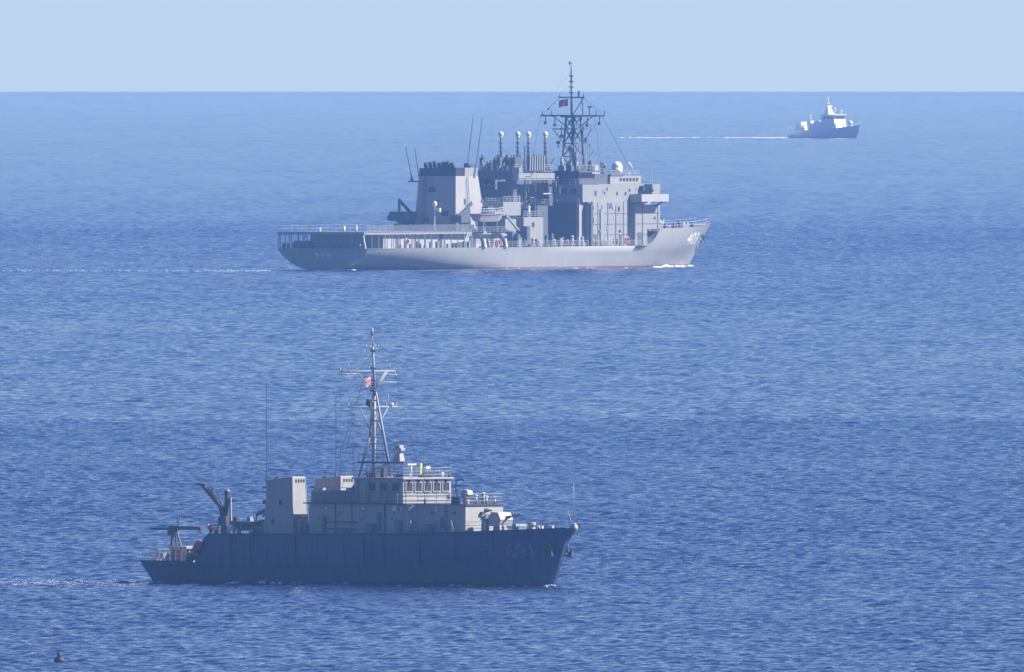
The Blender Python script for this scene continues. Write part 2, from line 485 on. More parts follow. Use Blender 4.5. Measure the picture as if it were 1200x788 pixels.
# ------------------------------------------------------------------ the grey minesweeper in front
def place(px_x, y, heading, sink=0.0):
    return Vector((px_x, y, drop(px_x, y) - sink)), math.radians(heading)

NEAR_LOC, NEAR_H = place(-32.2, 17.5, -45.0, 0.05)
def near_world(u, v, z):
    return NEAR_LOC + Matrix.Rotation(NEAR_H, 3, 'Z') @ L3((u, v, z))

def build_minesweeper():
    T = thing('minesweeper', 'dark grey minesweeper with hull number 691, twin funnels and a tripod mast', 'warship', NEAR_LOC, NEAR_H)
    ub = 54.28
    P = hull_lines([
        [(1.6, 2.6, -1.3), (12, 3.2, -1.3), (26, 3.3, -1.3), (38, 2.2, -1.3), (46, 0.8, -1.3), (50.3, 0.17, -1.3)],
        [(0.5, 3.0, 0.0), (12, 3.5, 0.0), (26, 3.55, 0.0), (38, 2.3, 0.0), (46, 0.85, 0.0), (51.0, 0.17, 0.0)],
        [(0.4, 3.2, 0.38), (12, 3.75, 0.38), (26, 3.8, 0.38), (38, 2.5, 0.38), (46, 1.0, 0.38), (51.2, 0.17, 0.38)],
        [(-0.1, 3.88, 1.70), (10, 4.42, 1.70), (20.4, 4.62, 1.73), (31, 4.62, 2.06), (38, 4.15, 2.45), (42, 3.52, 2.9), (46.2, 2.5, 3.6), (49.3, 1.5, 4.15), (52.9, 0.22, 4.5)],
        [(-0.28, 4.0, 2.11), (7.4, 4.42, 2.08), (9.2, 4.52, 4.72), (20, 4.72, 4.82), (32, 4.72, 4.95), (38, 4.35, 5.0), (43, 3.48, 5.2), (46.2, 2.75, 5.33), (49.5, 1.85, 5.45), (52.2, 0.92, 5.57), (54.0, 0.30, 5.66)],
    ], extra=[(7.4 + .28) / ub, (9.2 + .28) / ub, (8.0 + .28) / ub, (8.6 + .28) / ub], linear_z=(4,))
    b = hull_mesh(P, None, 2, 0.16)
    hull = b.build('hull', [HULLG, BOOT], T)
    top = P[-1]
    b = MB()                                                   # weather deck a hand's breadth below the gunwale
    for k in range(len(top) - 1):
        p, q = top[k], top[k + 1]
        b.face([(p[0], p[1] - .02, p[2] - .1), (q[0], q[1] - .02, q[2] - .1), (q[0], -q[1] + .02, q[2] - .1), (p[0], -p[1] + .02, p[2] - .1)])
    bmesh.ops.remove_doubles(b.bm, verts=b.bm.verts[:], dist=0.001)
    b.build('deck', DECK, T)
    b = MB()
    for s in (1, -1):
        b.path([(p[0], s * (p[1] + .03), p[2]) for p in top[::2]], 0.09)
    b.build('rubbing_strake', DARK, hull)
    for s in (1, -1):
        b = MB(); b.path([(p[0], s * (p[1] + .01), p[2]) for p in P[3][2:-12:2]], 0.055); b.build('knuckle_shadow_line', BOOT, hull)  # black tube added as the dark shadow line along the knuckle
    for u in (12.6, 15.2, 21.3, 30.5, 37.5):
        v = float(np.interp(u, P[3][:, 0], P[3][:, 1]))
        b = MB(); b.bar((u, v + .06, 1.95), (u, v + .12, 4.7), .14, .10); b.build('fender_bar', BOOT, hull)
    paint_on_hull('691', 2.0, (48.35, 3.35), hull, NUMBER, 'hull_number', hull, squeeze=1.02, bold=0.012)
    for s in (1, -1):
        v = 1.15 * s
        b = MB(); b.ring((51.55, v * 1.02, 3.75), 0.42, 0.10, (0.45, 1.0 * s, -0.25)); b.tube((51.5, v * .82, 3.85), (51.6, v * 1.05, 3.72), 0.36, seg=12)
        hp = b.build('hawse_pipe', DARK, hull)
        b = MB()
        b.tube((51.6, v * 1.0, 3.85), (51.9, v * 1.12, 3.0), 0.10)
        b.tube((51.65, v * .9 - .3 * s, 3.1), (52.1, v * 1.15 + .2 * s, 2.95), 0.13)
        b.bar((51.5, v * .9, 3.05), (51.4, v * 1.2, 3.6), 0.16, 0.3); b.bar((52.1, v * 1.1, 3.0), (52.05, v * 1.25, 3.55), 0.16, 0.3)
        b.build('anchor', DARK, hull)
    # 01 level deckhouse ------------------------------------------------------
    b = MB()
    foot = [(21.6, -3.2), (35.0, -3.2), (35.4, -2.5), (41.85, -2.5), (41.85, 2.5), (35.4, 2.5), (35.0, 3.2), (21.6, 3.2)]
    b.prism(foot, 4.6, 7.72)
    house = b.build('deckhouse', GREY2, T)
    b = MB(); b.box(21.3, 35.2, -3.7, 3.7, 7.723, 7.83); b.box(35.2, 42.0, -2.62, 2.62, 7.723, 7.80)
    b.build('bridge_deck', DARK, T)
    for u, z in ((22.6, 5.0), (28.4, 5.0), (32.4, 5.05)):
        b = MB(); b.box(u, u + .75, 3.203, 3.26, z, z + 1.85); b.ring((u + .37, 3.27, z + 1.35), 0.14, 0.025, seg=10)
        b.build('door', GREY2, house, bevel=0.02)
    for z in (5.35, 6.0):
        b = MB(); b.tube((24.2, 3.32, z), (28.2, 3.32, z), .06); b.build('pipe_rail', DARK, house)
    b = MB()                                                   # hoses, lockers and fittings along the side
    for x in ((23.6, 23.9, 3.2, 3.45, 5.0, 6.6), (29.6, 30.5, 3.2, 3.6, 5.0, 5.9), (30.9, 31.2, 3.2, 3.4, 5.2, 7.0), (33.6, 34.1, 3.2, 3.42, 5.0, 6.3), (36.8, 37.6, 2.5, 2.9, 5.0, 5.9), (26.2, 26.9, 3.2, 3.5, 5.0, 5.25), (38.6, 38.9, 2.5, 2.7, 5.2, 6.6)):
        b = MB(); b.box(*x); b.build('locker', GREY, house, bevel=0.02)
    for u, z1, r in ((39.3, 7.7, .06), (25.2, 7.7, .05), (31.8, 7.7, .07), (27.4, 7.7, .04)):
        v = 2.58 if u > 35.2 else 3.27
        b = MB(); b.tube((u, v, 5.0), (u, v, z1), r); b.build('pipe', GREY, house)
    for u, z in ((25.8, 6.9), (29.0, 7.2), (33.0, 7.1), (37.4, 7.0), (40.4, 7.0)):
        v = 2.5 if u > 35.2 else 3.2
        b = MB(); b.tube((u, v, z), (u, v + .06, z), .16, seg=12); b.build('porthole', GLASS, house)
    b = MB(); b.bar((41.9, .35, 7.0), (42.5, -.35, 7.25), .16, .16); b.box(41.853, 42.1, .15, .55, 6.85, 7.1); b.build('floodlight', DARK, house)
    b = MB(); b.box(41.853, 41.95, -.5, -.05, 7.15, 7.4); b.build('floodlight', DARK, house)
    b = MB(); b.box(41.853, 41.93, -.17, .15, 6.35, 6.65); b.build('vent', DARK, house)
    b = MB(); b.box(41.853, 41.91, -2.2, -1.45, 5.2, 7.0); b.build('door', GREY2, house)
    # on the forward house roof: mushroom vents, life rails, the round-topped ventilator
    b = MB(); b.tube((40.9, 1.45, 7.8), (40.9, 1.45, 8.5), .30, seg=12); b.side_prism([(40.5, 8.4), (41.2, 8.3), (41.5, 8.7), (41.35, 9.1), (40.9, 9.2), (40.5, 8.95)], 1.1, 1.8)
    b.build('ventilator', GREY2, T, bevel=0.03)
    for u, v, h, r in ((41.2, .5, .8, .16), (41.3, -.4, 1.0, .16), (41.1, -1.0, .7, .14), (41.3, -1.9, .6, .14)):
        b = MB(); b.tube((u, v, 7.8), (u, v, 7.8 + h), r, seg=8); b.ball((u, v, 7.8 + h), r * 1.5, 10, (1, 1, .6)); b.build('mushroom_vent', GREY2, T)
    b = MB(); b.rail([(35.4, 2.5, 7.8), (41.8, 2.5, 7.8), (41.8, -2.5, 7.8), (35.4, -2.5, 7.8)], 1.0, 1.3); b.build('railing', MAST, T)
    b = MB(); b.box(39.9, 40.6, 2.0, 2.45, 7.8, 8.5); b.tube((40.3, 2.2, 8.5), (40.3, 2.2, 10.0), .07); b.path([(40.3, 2.2, 10.0), (40.5, 2.0, 10.2), (40.8, 1.8, 10.15)], .06); b.ball((40.85, 1.78, 10.1), .14)
    b.build('signal_lamp', DARK, T)
    # bridge --------------------------------------------------------------------
    b = MB()
    b.prism([(27.7, -3.2), (34.2, -3.2), (34.2, 3.2), (27.7, 3.2)], 7.833, 10.1)
    b.box(27.5, 34.42, -3.38, 3.38, 10.103, 10.26)
    bridge = b.build('bridge', GREY2, T, bevel=0.03)
    for k in range(5):
        v = 2.45 - k * 1.22
        b = MB(); b.box(34.203, 34.25, v - .42, v + .42, 8.98, 9.78); w = b.build('window', GLASS, bridge)
        b = MB()
        for a, c, z0, z1 in ((v - .50, v - .42, 8.9, 9.86), (v + .42, v + .50, 8.9, 9.86), (v - .42, v + .42, 8.9, 8.98), (v - .42, v + .42, 9.78, 9.86)):
            b.box(34.203, 34.30, a, c, z0, z1)
        b.build('window_frame', GREY2, bridge)
        b = MB(); b.prism([(34.205, v - .26), (34.55, v), (34.205, v + .26)], 9.90, 10.02); b.tube((34.3, v, 9.95), (34.5, v - .18, 9.5), .025)
        b.build('window_wiper', DARK, bridge)
    for u in (33.2, 31.6, 30.0):
        b = MB(); b.box(u - .45, u + .45, 3.203, 3.25, 9.0, 9.75); b.build('window', GLASS, bridge)
    b = MB(); b.box(34.203, 34.27, -3.0, -2.75, 8.2, 8.75); b.build('vent', DARK, bridge)
    for z in (8.15, 8.62):
        b = MB(); b.tube((34.28, 3.15, z), (34.28, -3.15, z), .025); b.build('handrail', MAST, bridge)
    for u in (28.6, 30.6):
        b = MB(); b.box(u, u + .7, 3.203, 3.25, 7.9, 9.7); b.build('door', GREY2, bridge)
    for u, r, z1 in ((29.7, .08, 10.1), (28.2, .06, 10.1), (32.2, .09, 9.6), (31.2, .05, 10.1), (27.9, .05, 9.2)):
        b = MB(); b.tube((u, 3.3, 7.85), (u, 3.3, z1), r); b.build('pipe', GREY2, bridge)
    for s in (3.62, -3.62):
        b = MB(); b.rail([(28.0, s, 7.83), (35.0, s, 7.83)], 1.0, 1.2); b.build('railing', MAST, T)
    b = MB(); b.rail([(28.0, 3.2, 10.26), (34.2, 3.2, 10.26), (34.2, -3.2, 10.26), (28.0, -3.2, 10.26)], .9, 1.4); b.build('railing', MAST, T)
    b = MB(); b.tube((33.6, 2.9, 7.3), (33.6, 3.7, 7.25), .05); b.box(33.4, 33.8, 3.6, 3.8, 7.1, 7.6); b.build('side_lamp', WHITE, bridge)
    # bridge roof fittings
    b = MB(); b.tube((33.4, 1.3, 10.26), (33.4, 1.3, 11.45), .06); b.bar((33.4, .75, 11.5), (33.4, 1.85, 11.5), .2, .14); b.build('navigation_radar', WHITE, T)
    b = MB(); b.bar((33.5, .2, 10.26), (33.5, .2, 11.6), .26, .26); b.build('compass_mast', YELLOW, T)
    b = MB(); b.tube((33.6, -.1, 11.0), (33.9, -.5, 11.05), .12, .26, seg=12); b.tube((33.9, -.5, 11.05), (34.0, -.62, 11.05), .26, seg=12); b.build('searchlight', WHITE, T)
    for x in ((33.2, 34.0, -.9, .2, 10.263, 10.62), (32.0, 32.6, 1.6, 2.3, 10.263, 10.6), (29.0, 30.2, 2.0, 2.9, 10.263, 10.7), (31.0, 31.4, 2.5, 3.0, 10.263, 11.1)):
        b = MB(); b.box(*x); b.build('equipment_box', DARK, T)
    for u, v, r in ((33.7, -2.5, .22), (32.4, 2.6, .15), (33.9, 2.0, .12)):
        b = MB(); b.tube((u, v, 10.26), (u, v, 10.45), .06); b.ball((u, v, 10.52), r, 12); b.build('satellite_dome', WHITE, T)
    for (u, v, z0, z1, r) in ((34.2, .5, 10.2, 15.9, .03), (34.0, -3.1, 10.2, 12.3, .03), (16.75, 4.0, 9.4, 19.4, .045), (19.6, -2.4, 10.0, 17.9, .045), (23.3, -1.0, 8.0, 16.1, .03), (32.8, 2.9, 10.2, 13.0, .025), (36.2, 2.3, 7.8, 11.0, .025)):
        b = MB(); b.tube((u, v, z0), (u, v, z0 + .5), .09); b.tube((u, v, z0 + .5), (u - .02, v, z1), r, r * .6, seg=5); b.build('whip_antenna', DARK, T)
    # aft casing between the funnels and the bridge
    b = MB(); b.prism([(21.6, 2.75), (21.6, 2.9), (27.68, 2.9), (27.68, -2.9), (21.6, -2.9), (21.6, -2.75), (26.0, -2.75), (26.0, 2.75)], 7.833, 9.0); b.build('casing', GREY, T)
    b = MB(); b.box(22.0, 23.2, 2.55, 2.95, 8.8, 9.25); b.rail([(22.4, 2.85, 8.7), (27.0, 2.85, 8.7)], .55, 2.2, 1, .035); b.box(26.2, 26.7, 2.3, 2.85, 8.95, 9.22)
    b.build('ammunition_locker', GREY2, T)
    b = MB(); b.box(26.4, 27.69, .4, 2.7, 9.003, 9.7, (.9, 0, 0, 0)); b.build('ventilator', GREY, T)
    # twin funnels ----------------------------------------------------------------
    for s in (1, -1):
        lo, hi = (2.2, 4.2) if s > 0 else (-4.2, -2.2)
        b = MB()
        b.prism([(16.5, lo - .1), (20.5, lo - .12), (20.5, hi + .02), (16.5, hi + .02)], 4.6, [9.95, 10.28, 10.28, 9.95], [(16.85, lo + .12), (20.3, lo + .12), (20.3, hi - .06), (16.85, hi - .06)])
        fn = b.build('funnel', FUNNEL, T, bevel=0.09)
        for k in range(4):
            vv = lo + .42 + k * .34
            b = MB(); b.box(20.285, 20.36, vv - .07, vv + .07, 9.72, 10.0); b.build('vent_slot', BLACK, fn)
        for u, z in ((18.6, 7.55), (17.6, 5.7)):
            b = MB(); b.box(u, u + .35, hi - .03, hi + .03, z, z + .5); b.build('side_hatch', DARK, fn)
        b = MB(); b.ladder((16.45, (lo + hi) / 2, 5.0), (16.75, (lo + hi) / 2, 9.9)); b.box(16.1, 16.75, lo + .3, hi - .2, 9.1, 9.25); b.box(16.2, 16.7, hi - .7, hi - .2, 7.6, 8.0)
        b.build('ladder', DARK, fn)
        b = MB(); b.tube((17.4, (lo + hi) / 2, 9.9), (17.3, (lo + hi) / 2, 10.12), .35, seg=12); b.build('exhaust_outlet', BLACK, fn)
    for (u, v, h) in ((20.9, 3.7, 1.3), (21.1, 2.7, 1.0), (21.0, 3.2, 1.7)):
        b = MB(); b.tube((u, v, 4.7), (u, v, 4.7 + h), .2, seg=8); b.ball((u, v, 4.75 + h), .34, 10, (1, 1, .6)); b.build('mushroom_vent', GREY2, T)
    # tripod mast ------------------------------------------------------------------
    b = MB()
    b.tube((27.0, 0, 10.2), (27.15, 0, 18.3), .17, .14); b.tube((27.15, 0, 18.3), (26.95, 0, 22.6), .13, .09); b.tube((26.95, 0, 22.6), (26.85, 0, 23.7), .06)
    mast = b.build('mast', MAST, T)
    b = MB(); b.tube((29.4, 0, 10.2), (27.35, 0, 18.3), .13, .10); b.build('mast_leg', MAST, mast)
    for v in (1.0, -1.0):
        b = MB(); b.tube((25.9, v, 9.9), (26.9, v * .35, 14.0), .12); b.tube((26.9, v * .35, 14.0), (27.1, v * .1, 18.3), .11, .09); b.build('mast_leg', MAST, mast)
    for z in (12.8, 13.4, 14.0, 15.6, 16.6, 17.5):
        k = (z - 10.2) / 8.1
        for s in (1, -1):
            b = MB(); b.tube((29.4 - 2.05 * k, 0, z), (26.9, s * (.4 * (1 - k) + .1), z), .06); b.build('brace', MAST, mast)
    for a, c in (((29.0, 0, 11.6), (27.0, 0, 10.4)), ((29.0, 0, 10.4), (31.2, 0, 11.6)), ((28.4, 0, 14.0), (27.0, 0, 16.6)), ((26.4, .9, 10.4), (28.9, 0, 11.6))):
        b = MB(); b.tube(a, c, .06); b.build('brace', MAST, mast)
    b = MB(); b.box(26.0, 30.0, -1.1, 1.1, 11.55, 11.72); b.box(30.0, 31.6, -.6, .6, 11.55, 11.72); b.rail([(26.1, 1.05, 11.72), (29.9, 1.05, 11.72)], .7, 1.3, 2, .025); b.rail([(26.1, -1.05, 11.72), (29.9, -1.05, 11.72)], .7, 1.3, 2, .025)
    b.build('mast_platform', DARK, mast)
    b = MB(); b.box(30.0, 30.9, -.35, .35, 11.75, 12.5, (.12, .12, .1, .1)); b.tube((30.45, 0, 12.5), (30.45, 0, 12.75), .2, seg=10); b.box(29.9, 31.0, -.3, .3, 12.76, 13.0); b.box(30.1, 30.8, -.28, .28, 13.01, 13.3)
    b.build('radar', GREY2, mast, bevel=0.03)
    # upper and lower yards
    b = MB(); b.tube((27.0, 4.5, 20.25), (27.0, -2.9, 20.25), .07); b.tube((27.0, 4.5, 20.02), (27.0, 1.9, 20.02), .04); b.tube((27.1, 0, 18.5), (27.0, 2.3, 20.25), .05); b.tube((27.1, 0, 18.5), (27.0, -1.7, 20.25), .05)
    b.tube((27.0, -.4, 20.02), (27.0, -3.2, 19.9), .04); b.tube((27.0, -.3, 19.2), (27.0, -3.1, 19.2), .04); b.tube((27.0, -3.0, 19.2), (27.0, -2.9, 20.2), .04); b.tube((27.1, 0, 18.3), (27.0, -1.9, 20.2), .05)
    for v in (4.4, 3.3, 2.2, -2.2, -2.8): b.tube((27.0, v, 20.25), (27.0, v, 20.25 + (.75 if v in (3.3, -2.2) else .35)), .05)
    for v in (4.6, 3.8, 3.0, -1.2, -2.0): b.tube((27.0, v, 20.25), (27.0, v, 19.95), .05)
    b.build('yard', MAST, mast)
    b = MB(); b.tube((27.1, 3.4, 16.88), (27.1, -3.1, 16.88), .07); b.tube((27.1, .2, 14.2), (27.1, 1.9, 16.85), .05); b.tube((27.1, -.2, 14.6), (27.1, -1.9, 16.85), .05)
    for v in (3.4, -1.6, -3.0): b.tube((27.1, v, 16.8), (27.1, v, 17.25), .06)
    b.tube((27.1, -1.9, 16.9), (27.1, -1.9, 18.1), .04); b.build('yard', MAST, mast)
    b = MB(); b.tube((26.9, .5, 17.3), (26.9, .5, 17.6), .25, seg=10); b.box(26.7, 27.3, .25, .7, 16.9, 17.35); b.build('mast_lamp', DARK, mast)
    b = MB(); b.ball((27.2, -2.3, 17.1), .16); b.build('mast_lamp', WHITE, mast)
    b = MB(); b.ball((26.85, 0, 18.75), .22); b.build('mast_lamp', DARK, mast)
    b = MB(); b.tube((26.85, 0, 23.6), (26.85, 0, 24.3), .13, .10, seg=8); b.build('masthead_aerial', MAST, mast)
    b = MB(); b.tube((26.85, .8, 22.4), (26.85, -.8, 22.4), .04)
    for v in (.8, .3, -.4, -.8): b.tube((26.85, v, 22.35), (26.85, v, 22.75), .06)
    b.build('masthead_aerial', MAST, mast)
    for z, r in ((20.55, .22), (22.2, .2), (18.4, .28), (19.4, .2)):
        b = MB(); b.ring((27.0, 0, z), r, .08, (0, 0, 1), 10); b.build('mast_band', DARK, mast)
    for v, z, u in ((4.3, 20.2, 25.5), (2.8, 16.8, 25.8), (3.0, 16.8, 25.0)): 
        b = MB(); b.tube((27.0, v, z), (u, 2.9, 9.2), .015, seg=4); b.build('halyard', MAST, mast)
    for (p, q) in (((26.9, 0, 23.2), (53.6, 0, 8.6)), ((26.9, 0, 22.0), (18.4, 3.2, 10.3)), ((26.9, 0, 22.0), (18.4, -3.2, 10.3)), ((27.0, 4.3, 20.2), (30.2, 3.2, 10.3)), ((27.0, -2.8, 20.2), (30.2, -3.2, 10.3)), ((27.0, 1.2, 20.2), (24.4, 2.2, 9.1))):
        b = MB(); b.tube(p, q, .016, seg=4); b.build('stay_wire', DARK, mast)
    for u in (26.3,):                                # drum rafts and lockers on the casing top, lamps under the bridge deck
        b = MB(); b.tube((u, 1.7, 9.28), (u + .8, 1.7, 9.28), .28, seg=12); b.build('raft_drum', GREY2, T)
    for u in (24.0, 29.0, 34.0, 38.0):
        v = 3.22 if u < 35 else 2.52
        b = MB(); b.box(u, u + .25, v, v + .2, 7.2, 7.45); b.build('deck_lamp', WHITE, house)
    # foredeck --------------------------------------------------------------------
    b = MB(); b.tube((44.0, 0, 5.1), (44.0, 0, 5.75), .75, .65, seg=16)
    gun = b.build('gun_mount', GREY, T)
    b = MB(); b.side_prism([(43.2, 5.75), (44.7, 5.75), (44.85, 6.4), (44.5, 7.05), (43.6, 7.1), (43.2, 6.6)], -.85, .85); b.build('gun_shield', GREY2, gun, bevel=0.05)
    b = MB(); b.tube((44.5, -.1, 6.55), (46.6, -.1, 6.85), .09, .06); b.tube((44.6, -.1, 6.56), (45.2, -.1, 6.65), .15); b.build('gun_barrel', DARK, gun)
    b = MB(); b.side_prism([(42.5, 5.1), (43.1, 5.1), (43.1, 6.9), (42.6, 6.6)], .6, 1.1); b.build('ammunition_box', GREY, T)
    b = MB(); b.tube((48.2, 0, 5.35), (48.2, 0, 5.75), .35, .28, seg=12); b.tube((48.2, 0, 5.75), (48.2, 0, 6.15), .34, .38, seg=12); b.build('capstan', GREY2, T)
    for u, v in ((45.9, 2.0), (46.5, 2.0), (47.2, -1.2), (47.8, -1.1), (50.0, .9), (50.4, .9), (50.0, -.9), (46.0, -2.0), (39.2, 3.4), (39.8, 3.4), (36.4, 3.6), (36.9, 3.6)):
        b = MB(); b.tube((u, v, 4.9), (u, v, 5.85 if u > 45 else 5.55), .14, .17, seg=8); b.build('bollard', GREY2, T)
    b = MB(); b.box(46.2, 47.0, -.5, .6, 5.2, 5.8); b.tube((46.6, -.7, 5.75), (46.6, .8, 5.75), .3, seg=10); b.build('windlass', GREY, T, bevel=.04)
    b = MB(); b.tube((53.75, 0, 5.6), (53.75, 0, 9.9), .05, .03); b.tube((53.75, 0, 5.6), (53.0, .0, 7.2), .03); b.build('jackstaff', MAST, T)
    b = MB(); b.tube((53.8, -.25, 5.72), (53.8, .25, 5.72), .28, seg=10); b.ball((53.85, 0, 5.95), .2); b.build('bow_fairlead', GREY2, T)
    for s in (1, -1):
        b = MB(); pts = [(p[0], s * (p[1] - .12), p[2]) for p in top if 9.6 < p[0] < 53.3][::6]
        b.rail(pts, .95, 1.9, 3, .022); b.build('railing', MAST, T)
    b = MB()
    b.tube((36.2, 4.2, 5.0), (36.2, 4.2, 6.3), .05); b.build('boat_boom', MAST, T)
    for u, v, z in ((38.5, 3.9, 5.0), (40.2, 3.5, 5.1)):
        b = MB(); b.tube((u, v, z), (u + .7, v, z + 1.3), .04); b.tube((u + .7, v, z + 1.3), (u + 1.1, v, z), .04); b.build('boat_boom', MAST, T)
    # aft: crane, boat deck, stern deck ------------------------------------------------
    b = MB(); b.tube((9.75, 2.5, 4.6), (9.75, 2.5, 5.6), .55, .5, seg=12); b.box(9.2, 10.25, 1.95, 3.05, 5.5, 6.4)
    cr = b.build('crane', DARK, T, bevel=.05)
    b = MB(); b.bar((9.6, 2.5, 6.2), (9.35, 2.5, 7.3), .6, .6); b.bar((9.4, 2.36, 7.1), (7.0, 2.36, 9.1), .10, .34); b.bar((9.4, 2.66, 7.1), (7.0, 2.66, 9.1), .10, .34); b.bar((7.6, 2.5, 8.55), (6.4, 2.5, 9.4), .22, .24); b.bar((7.0, 2.5, 9.38), (5.7, 2.5, 9.45), .2, .18)
    b.tube((9.3, 2.85, 7.7), (7.6, 2.85, 8.95), .06); b.tube((9.1, 2.2, 7.85), (7.2, 2.2, 9.35), .05); b.box(7.7, 8.1, 2.2, 2.7, 8.65, 8.9); b.bar((8.9, 2.2, 7.3), (8.5, 2.8, 8.1), .08, .08); b.bar((8.0, 2.2, 8.1), (7.6, 2.8, 8.8), .08, .08); b.build('crane_jib', DARK, cr)
    b = MB(); b.bar((9.75, 2.5, 6.3), (9.95, 2.5, 8.75), .3, .34); b.tube((9.7, 2.5, 8.6), (10.1, 2.5, 8.85), .2); b.build('crane_post', DARK, cr)
    b = MB(); b.bar((10.25, 2.35, 5.6), (10.2, 2.35, 8.2), .12, .2); b.build('hydraulic_ram', GREY2, cr)
    b = MB(); b.box(16.0, 16.4, 2.2, 4.0, 4.7, 6.0); b.box(14.8, 16.4, 1.5, 3.9, 4.7, 5.6); b.build('boat_chock', GREY, T, bevel=.03)
    b = MB()
    for u in (13.0, 15.0): b.bar((u, 2.3, 4.7), (u, 2.3, 5.3), .3, .3); b.bar((u, 4.0, 4.7), (u, 4.0, 5.3), .3, .3); b.bar((u, 2.1, 5.2), (u, 4.2, 5.2), .25, .2)
    b.build('boat_cradle', GREY, T)
    b = MB(); b.bar((12.6, 1.2, 6.6), (15.6, 1.6, 7.4), .2, .25); b.tube((12.6, 1.2, 4.7), (12.6, 1.2, 6.7), .1); b.tube((14.2, 1.4, 7.0), (14.6, 2.4, 6.4), .08); b.bar((14.0, 1.2, 6.6), (14.9, 1.4, 7.35), .35, .2); b.build('boat_davit', DARK, T)
    # stern deck
    b = MB(); b.rail([(6.9, 4.2, 2.0), (-.1, 3.85, 2.0), (-.1, -3.85, 2.0), (7.0, -4.2, 2.0)], 1.2, .8, 3, .026); b.build('railing', GREY2, T)
    b = MB(); b.box(1.0, 3.6, -.2, 1.7, 3.25, 3.5); b.box(1.1, 1.4, .9, 1.5, 2.0, 3.25); b.box(3.1, 3.45, .9, 1.5, 2.0, 3.25); b.box(1.1, 1.35, -.1, .2, 2.0, 3.25); b.box(3.1, 3.35, -.1, .2, 2.0, 3.25)
    can = b.build('winch_canopy', GREY2, T, bevel=.03)
    b = MB(); b.tube((2.3, .0, 2.6), (2.3, 1.4, 2.6), .45, seg=14); b.tube((2.3, 1.4, 2.6), (2.3, 1.5, 2.6), .6, seg=14); b.tube((2.3, -.1, 2.6), (2.3, 0, 2.6), .6, seg=14); b.build('winch_drum', PINK, can)
    b = MB(); b.bar((.9, 1.0, 2.0), (1.0, 1.0, 5.2), .22, .22); b.bar((1.5, .6, 2.0), (1.3, 1.0, 5.1), .14, .14); b.bar((2.2, 1.0, 3.4), (1.6, 1.0, 5.0), .14, .14)
    b.box(.6, 1.5, .7, 1.3, 4.55, 5.15)
    dv = b.build('stern_davit', DARK, T)
    b = MB(); b.bar((.7, 1.0, 5.25), (4.9, 1.0, 5.2), .3, .34); b.bar((-1.9, 1.0, 5.1), (1.0, 1.0, 5.15), .16, .22); b.tube((4.7, 1.0, 5.15), (4.7, 1.0, 4.9), .15); b.build('davit_arm', DARK, dv)
    b = MB(); b.tube((1.75, 1.0, 5.2), (1.75, 1.0, 6.8), .05); b.build('davit_aerial', DARK, dv)
    b = MB(); b.ball((4.9, 1.0, 3.5), .2); b.tube((4.9, 1.0, 2.0), (4.9, 1.0, 3.5), .06); b.build('stern_lamp', WHITE, T)
    for (u, v, w, l, h, m, nm) in ((.6, 2.4, .8, 1.0, .8, GREY2, 'deck_box'), (4.4, 2.8, .7, .9, 1.1, GREY2, 'deck_box'), (5.6, 3.2, .6, .7, .8, WHITE, 'deck_box'), (3.6, -2.0, .9, 1.6, 1.0, GREY, 'deck_box'), (.5, -2.2, .9, .9, 1.0, GREY2, 'deck_box')):
        b = MB(); b.box(u, u + l, v - w / 2, v + w / 2, 2.0, 2.0 + h); b.box(u + .05, u + l - .05, v - w / 2 + .05, v + w / 2 - .05, 2.0 + h, 2.06 + h); b.build(nm, m, T, bevel=.04)
    for u, v in ((1.2, 3.4), (1.7, 3.4), (6.0, 3.8), (1.2, -3.3)):
        b = MB(); b.tube((u, v, 2.0), (u, v, 2.7), .15, .18, seg=8); b.build('bollard', WHITE, T)
    return T, top
MINESWEEPER, NEAR_TOP = build_minesweeper()

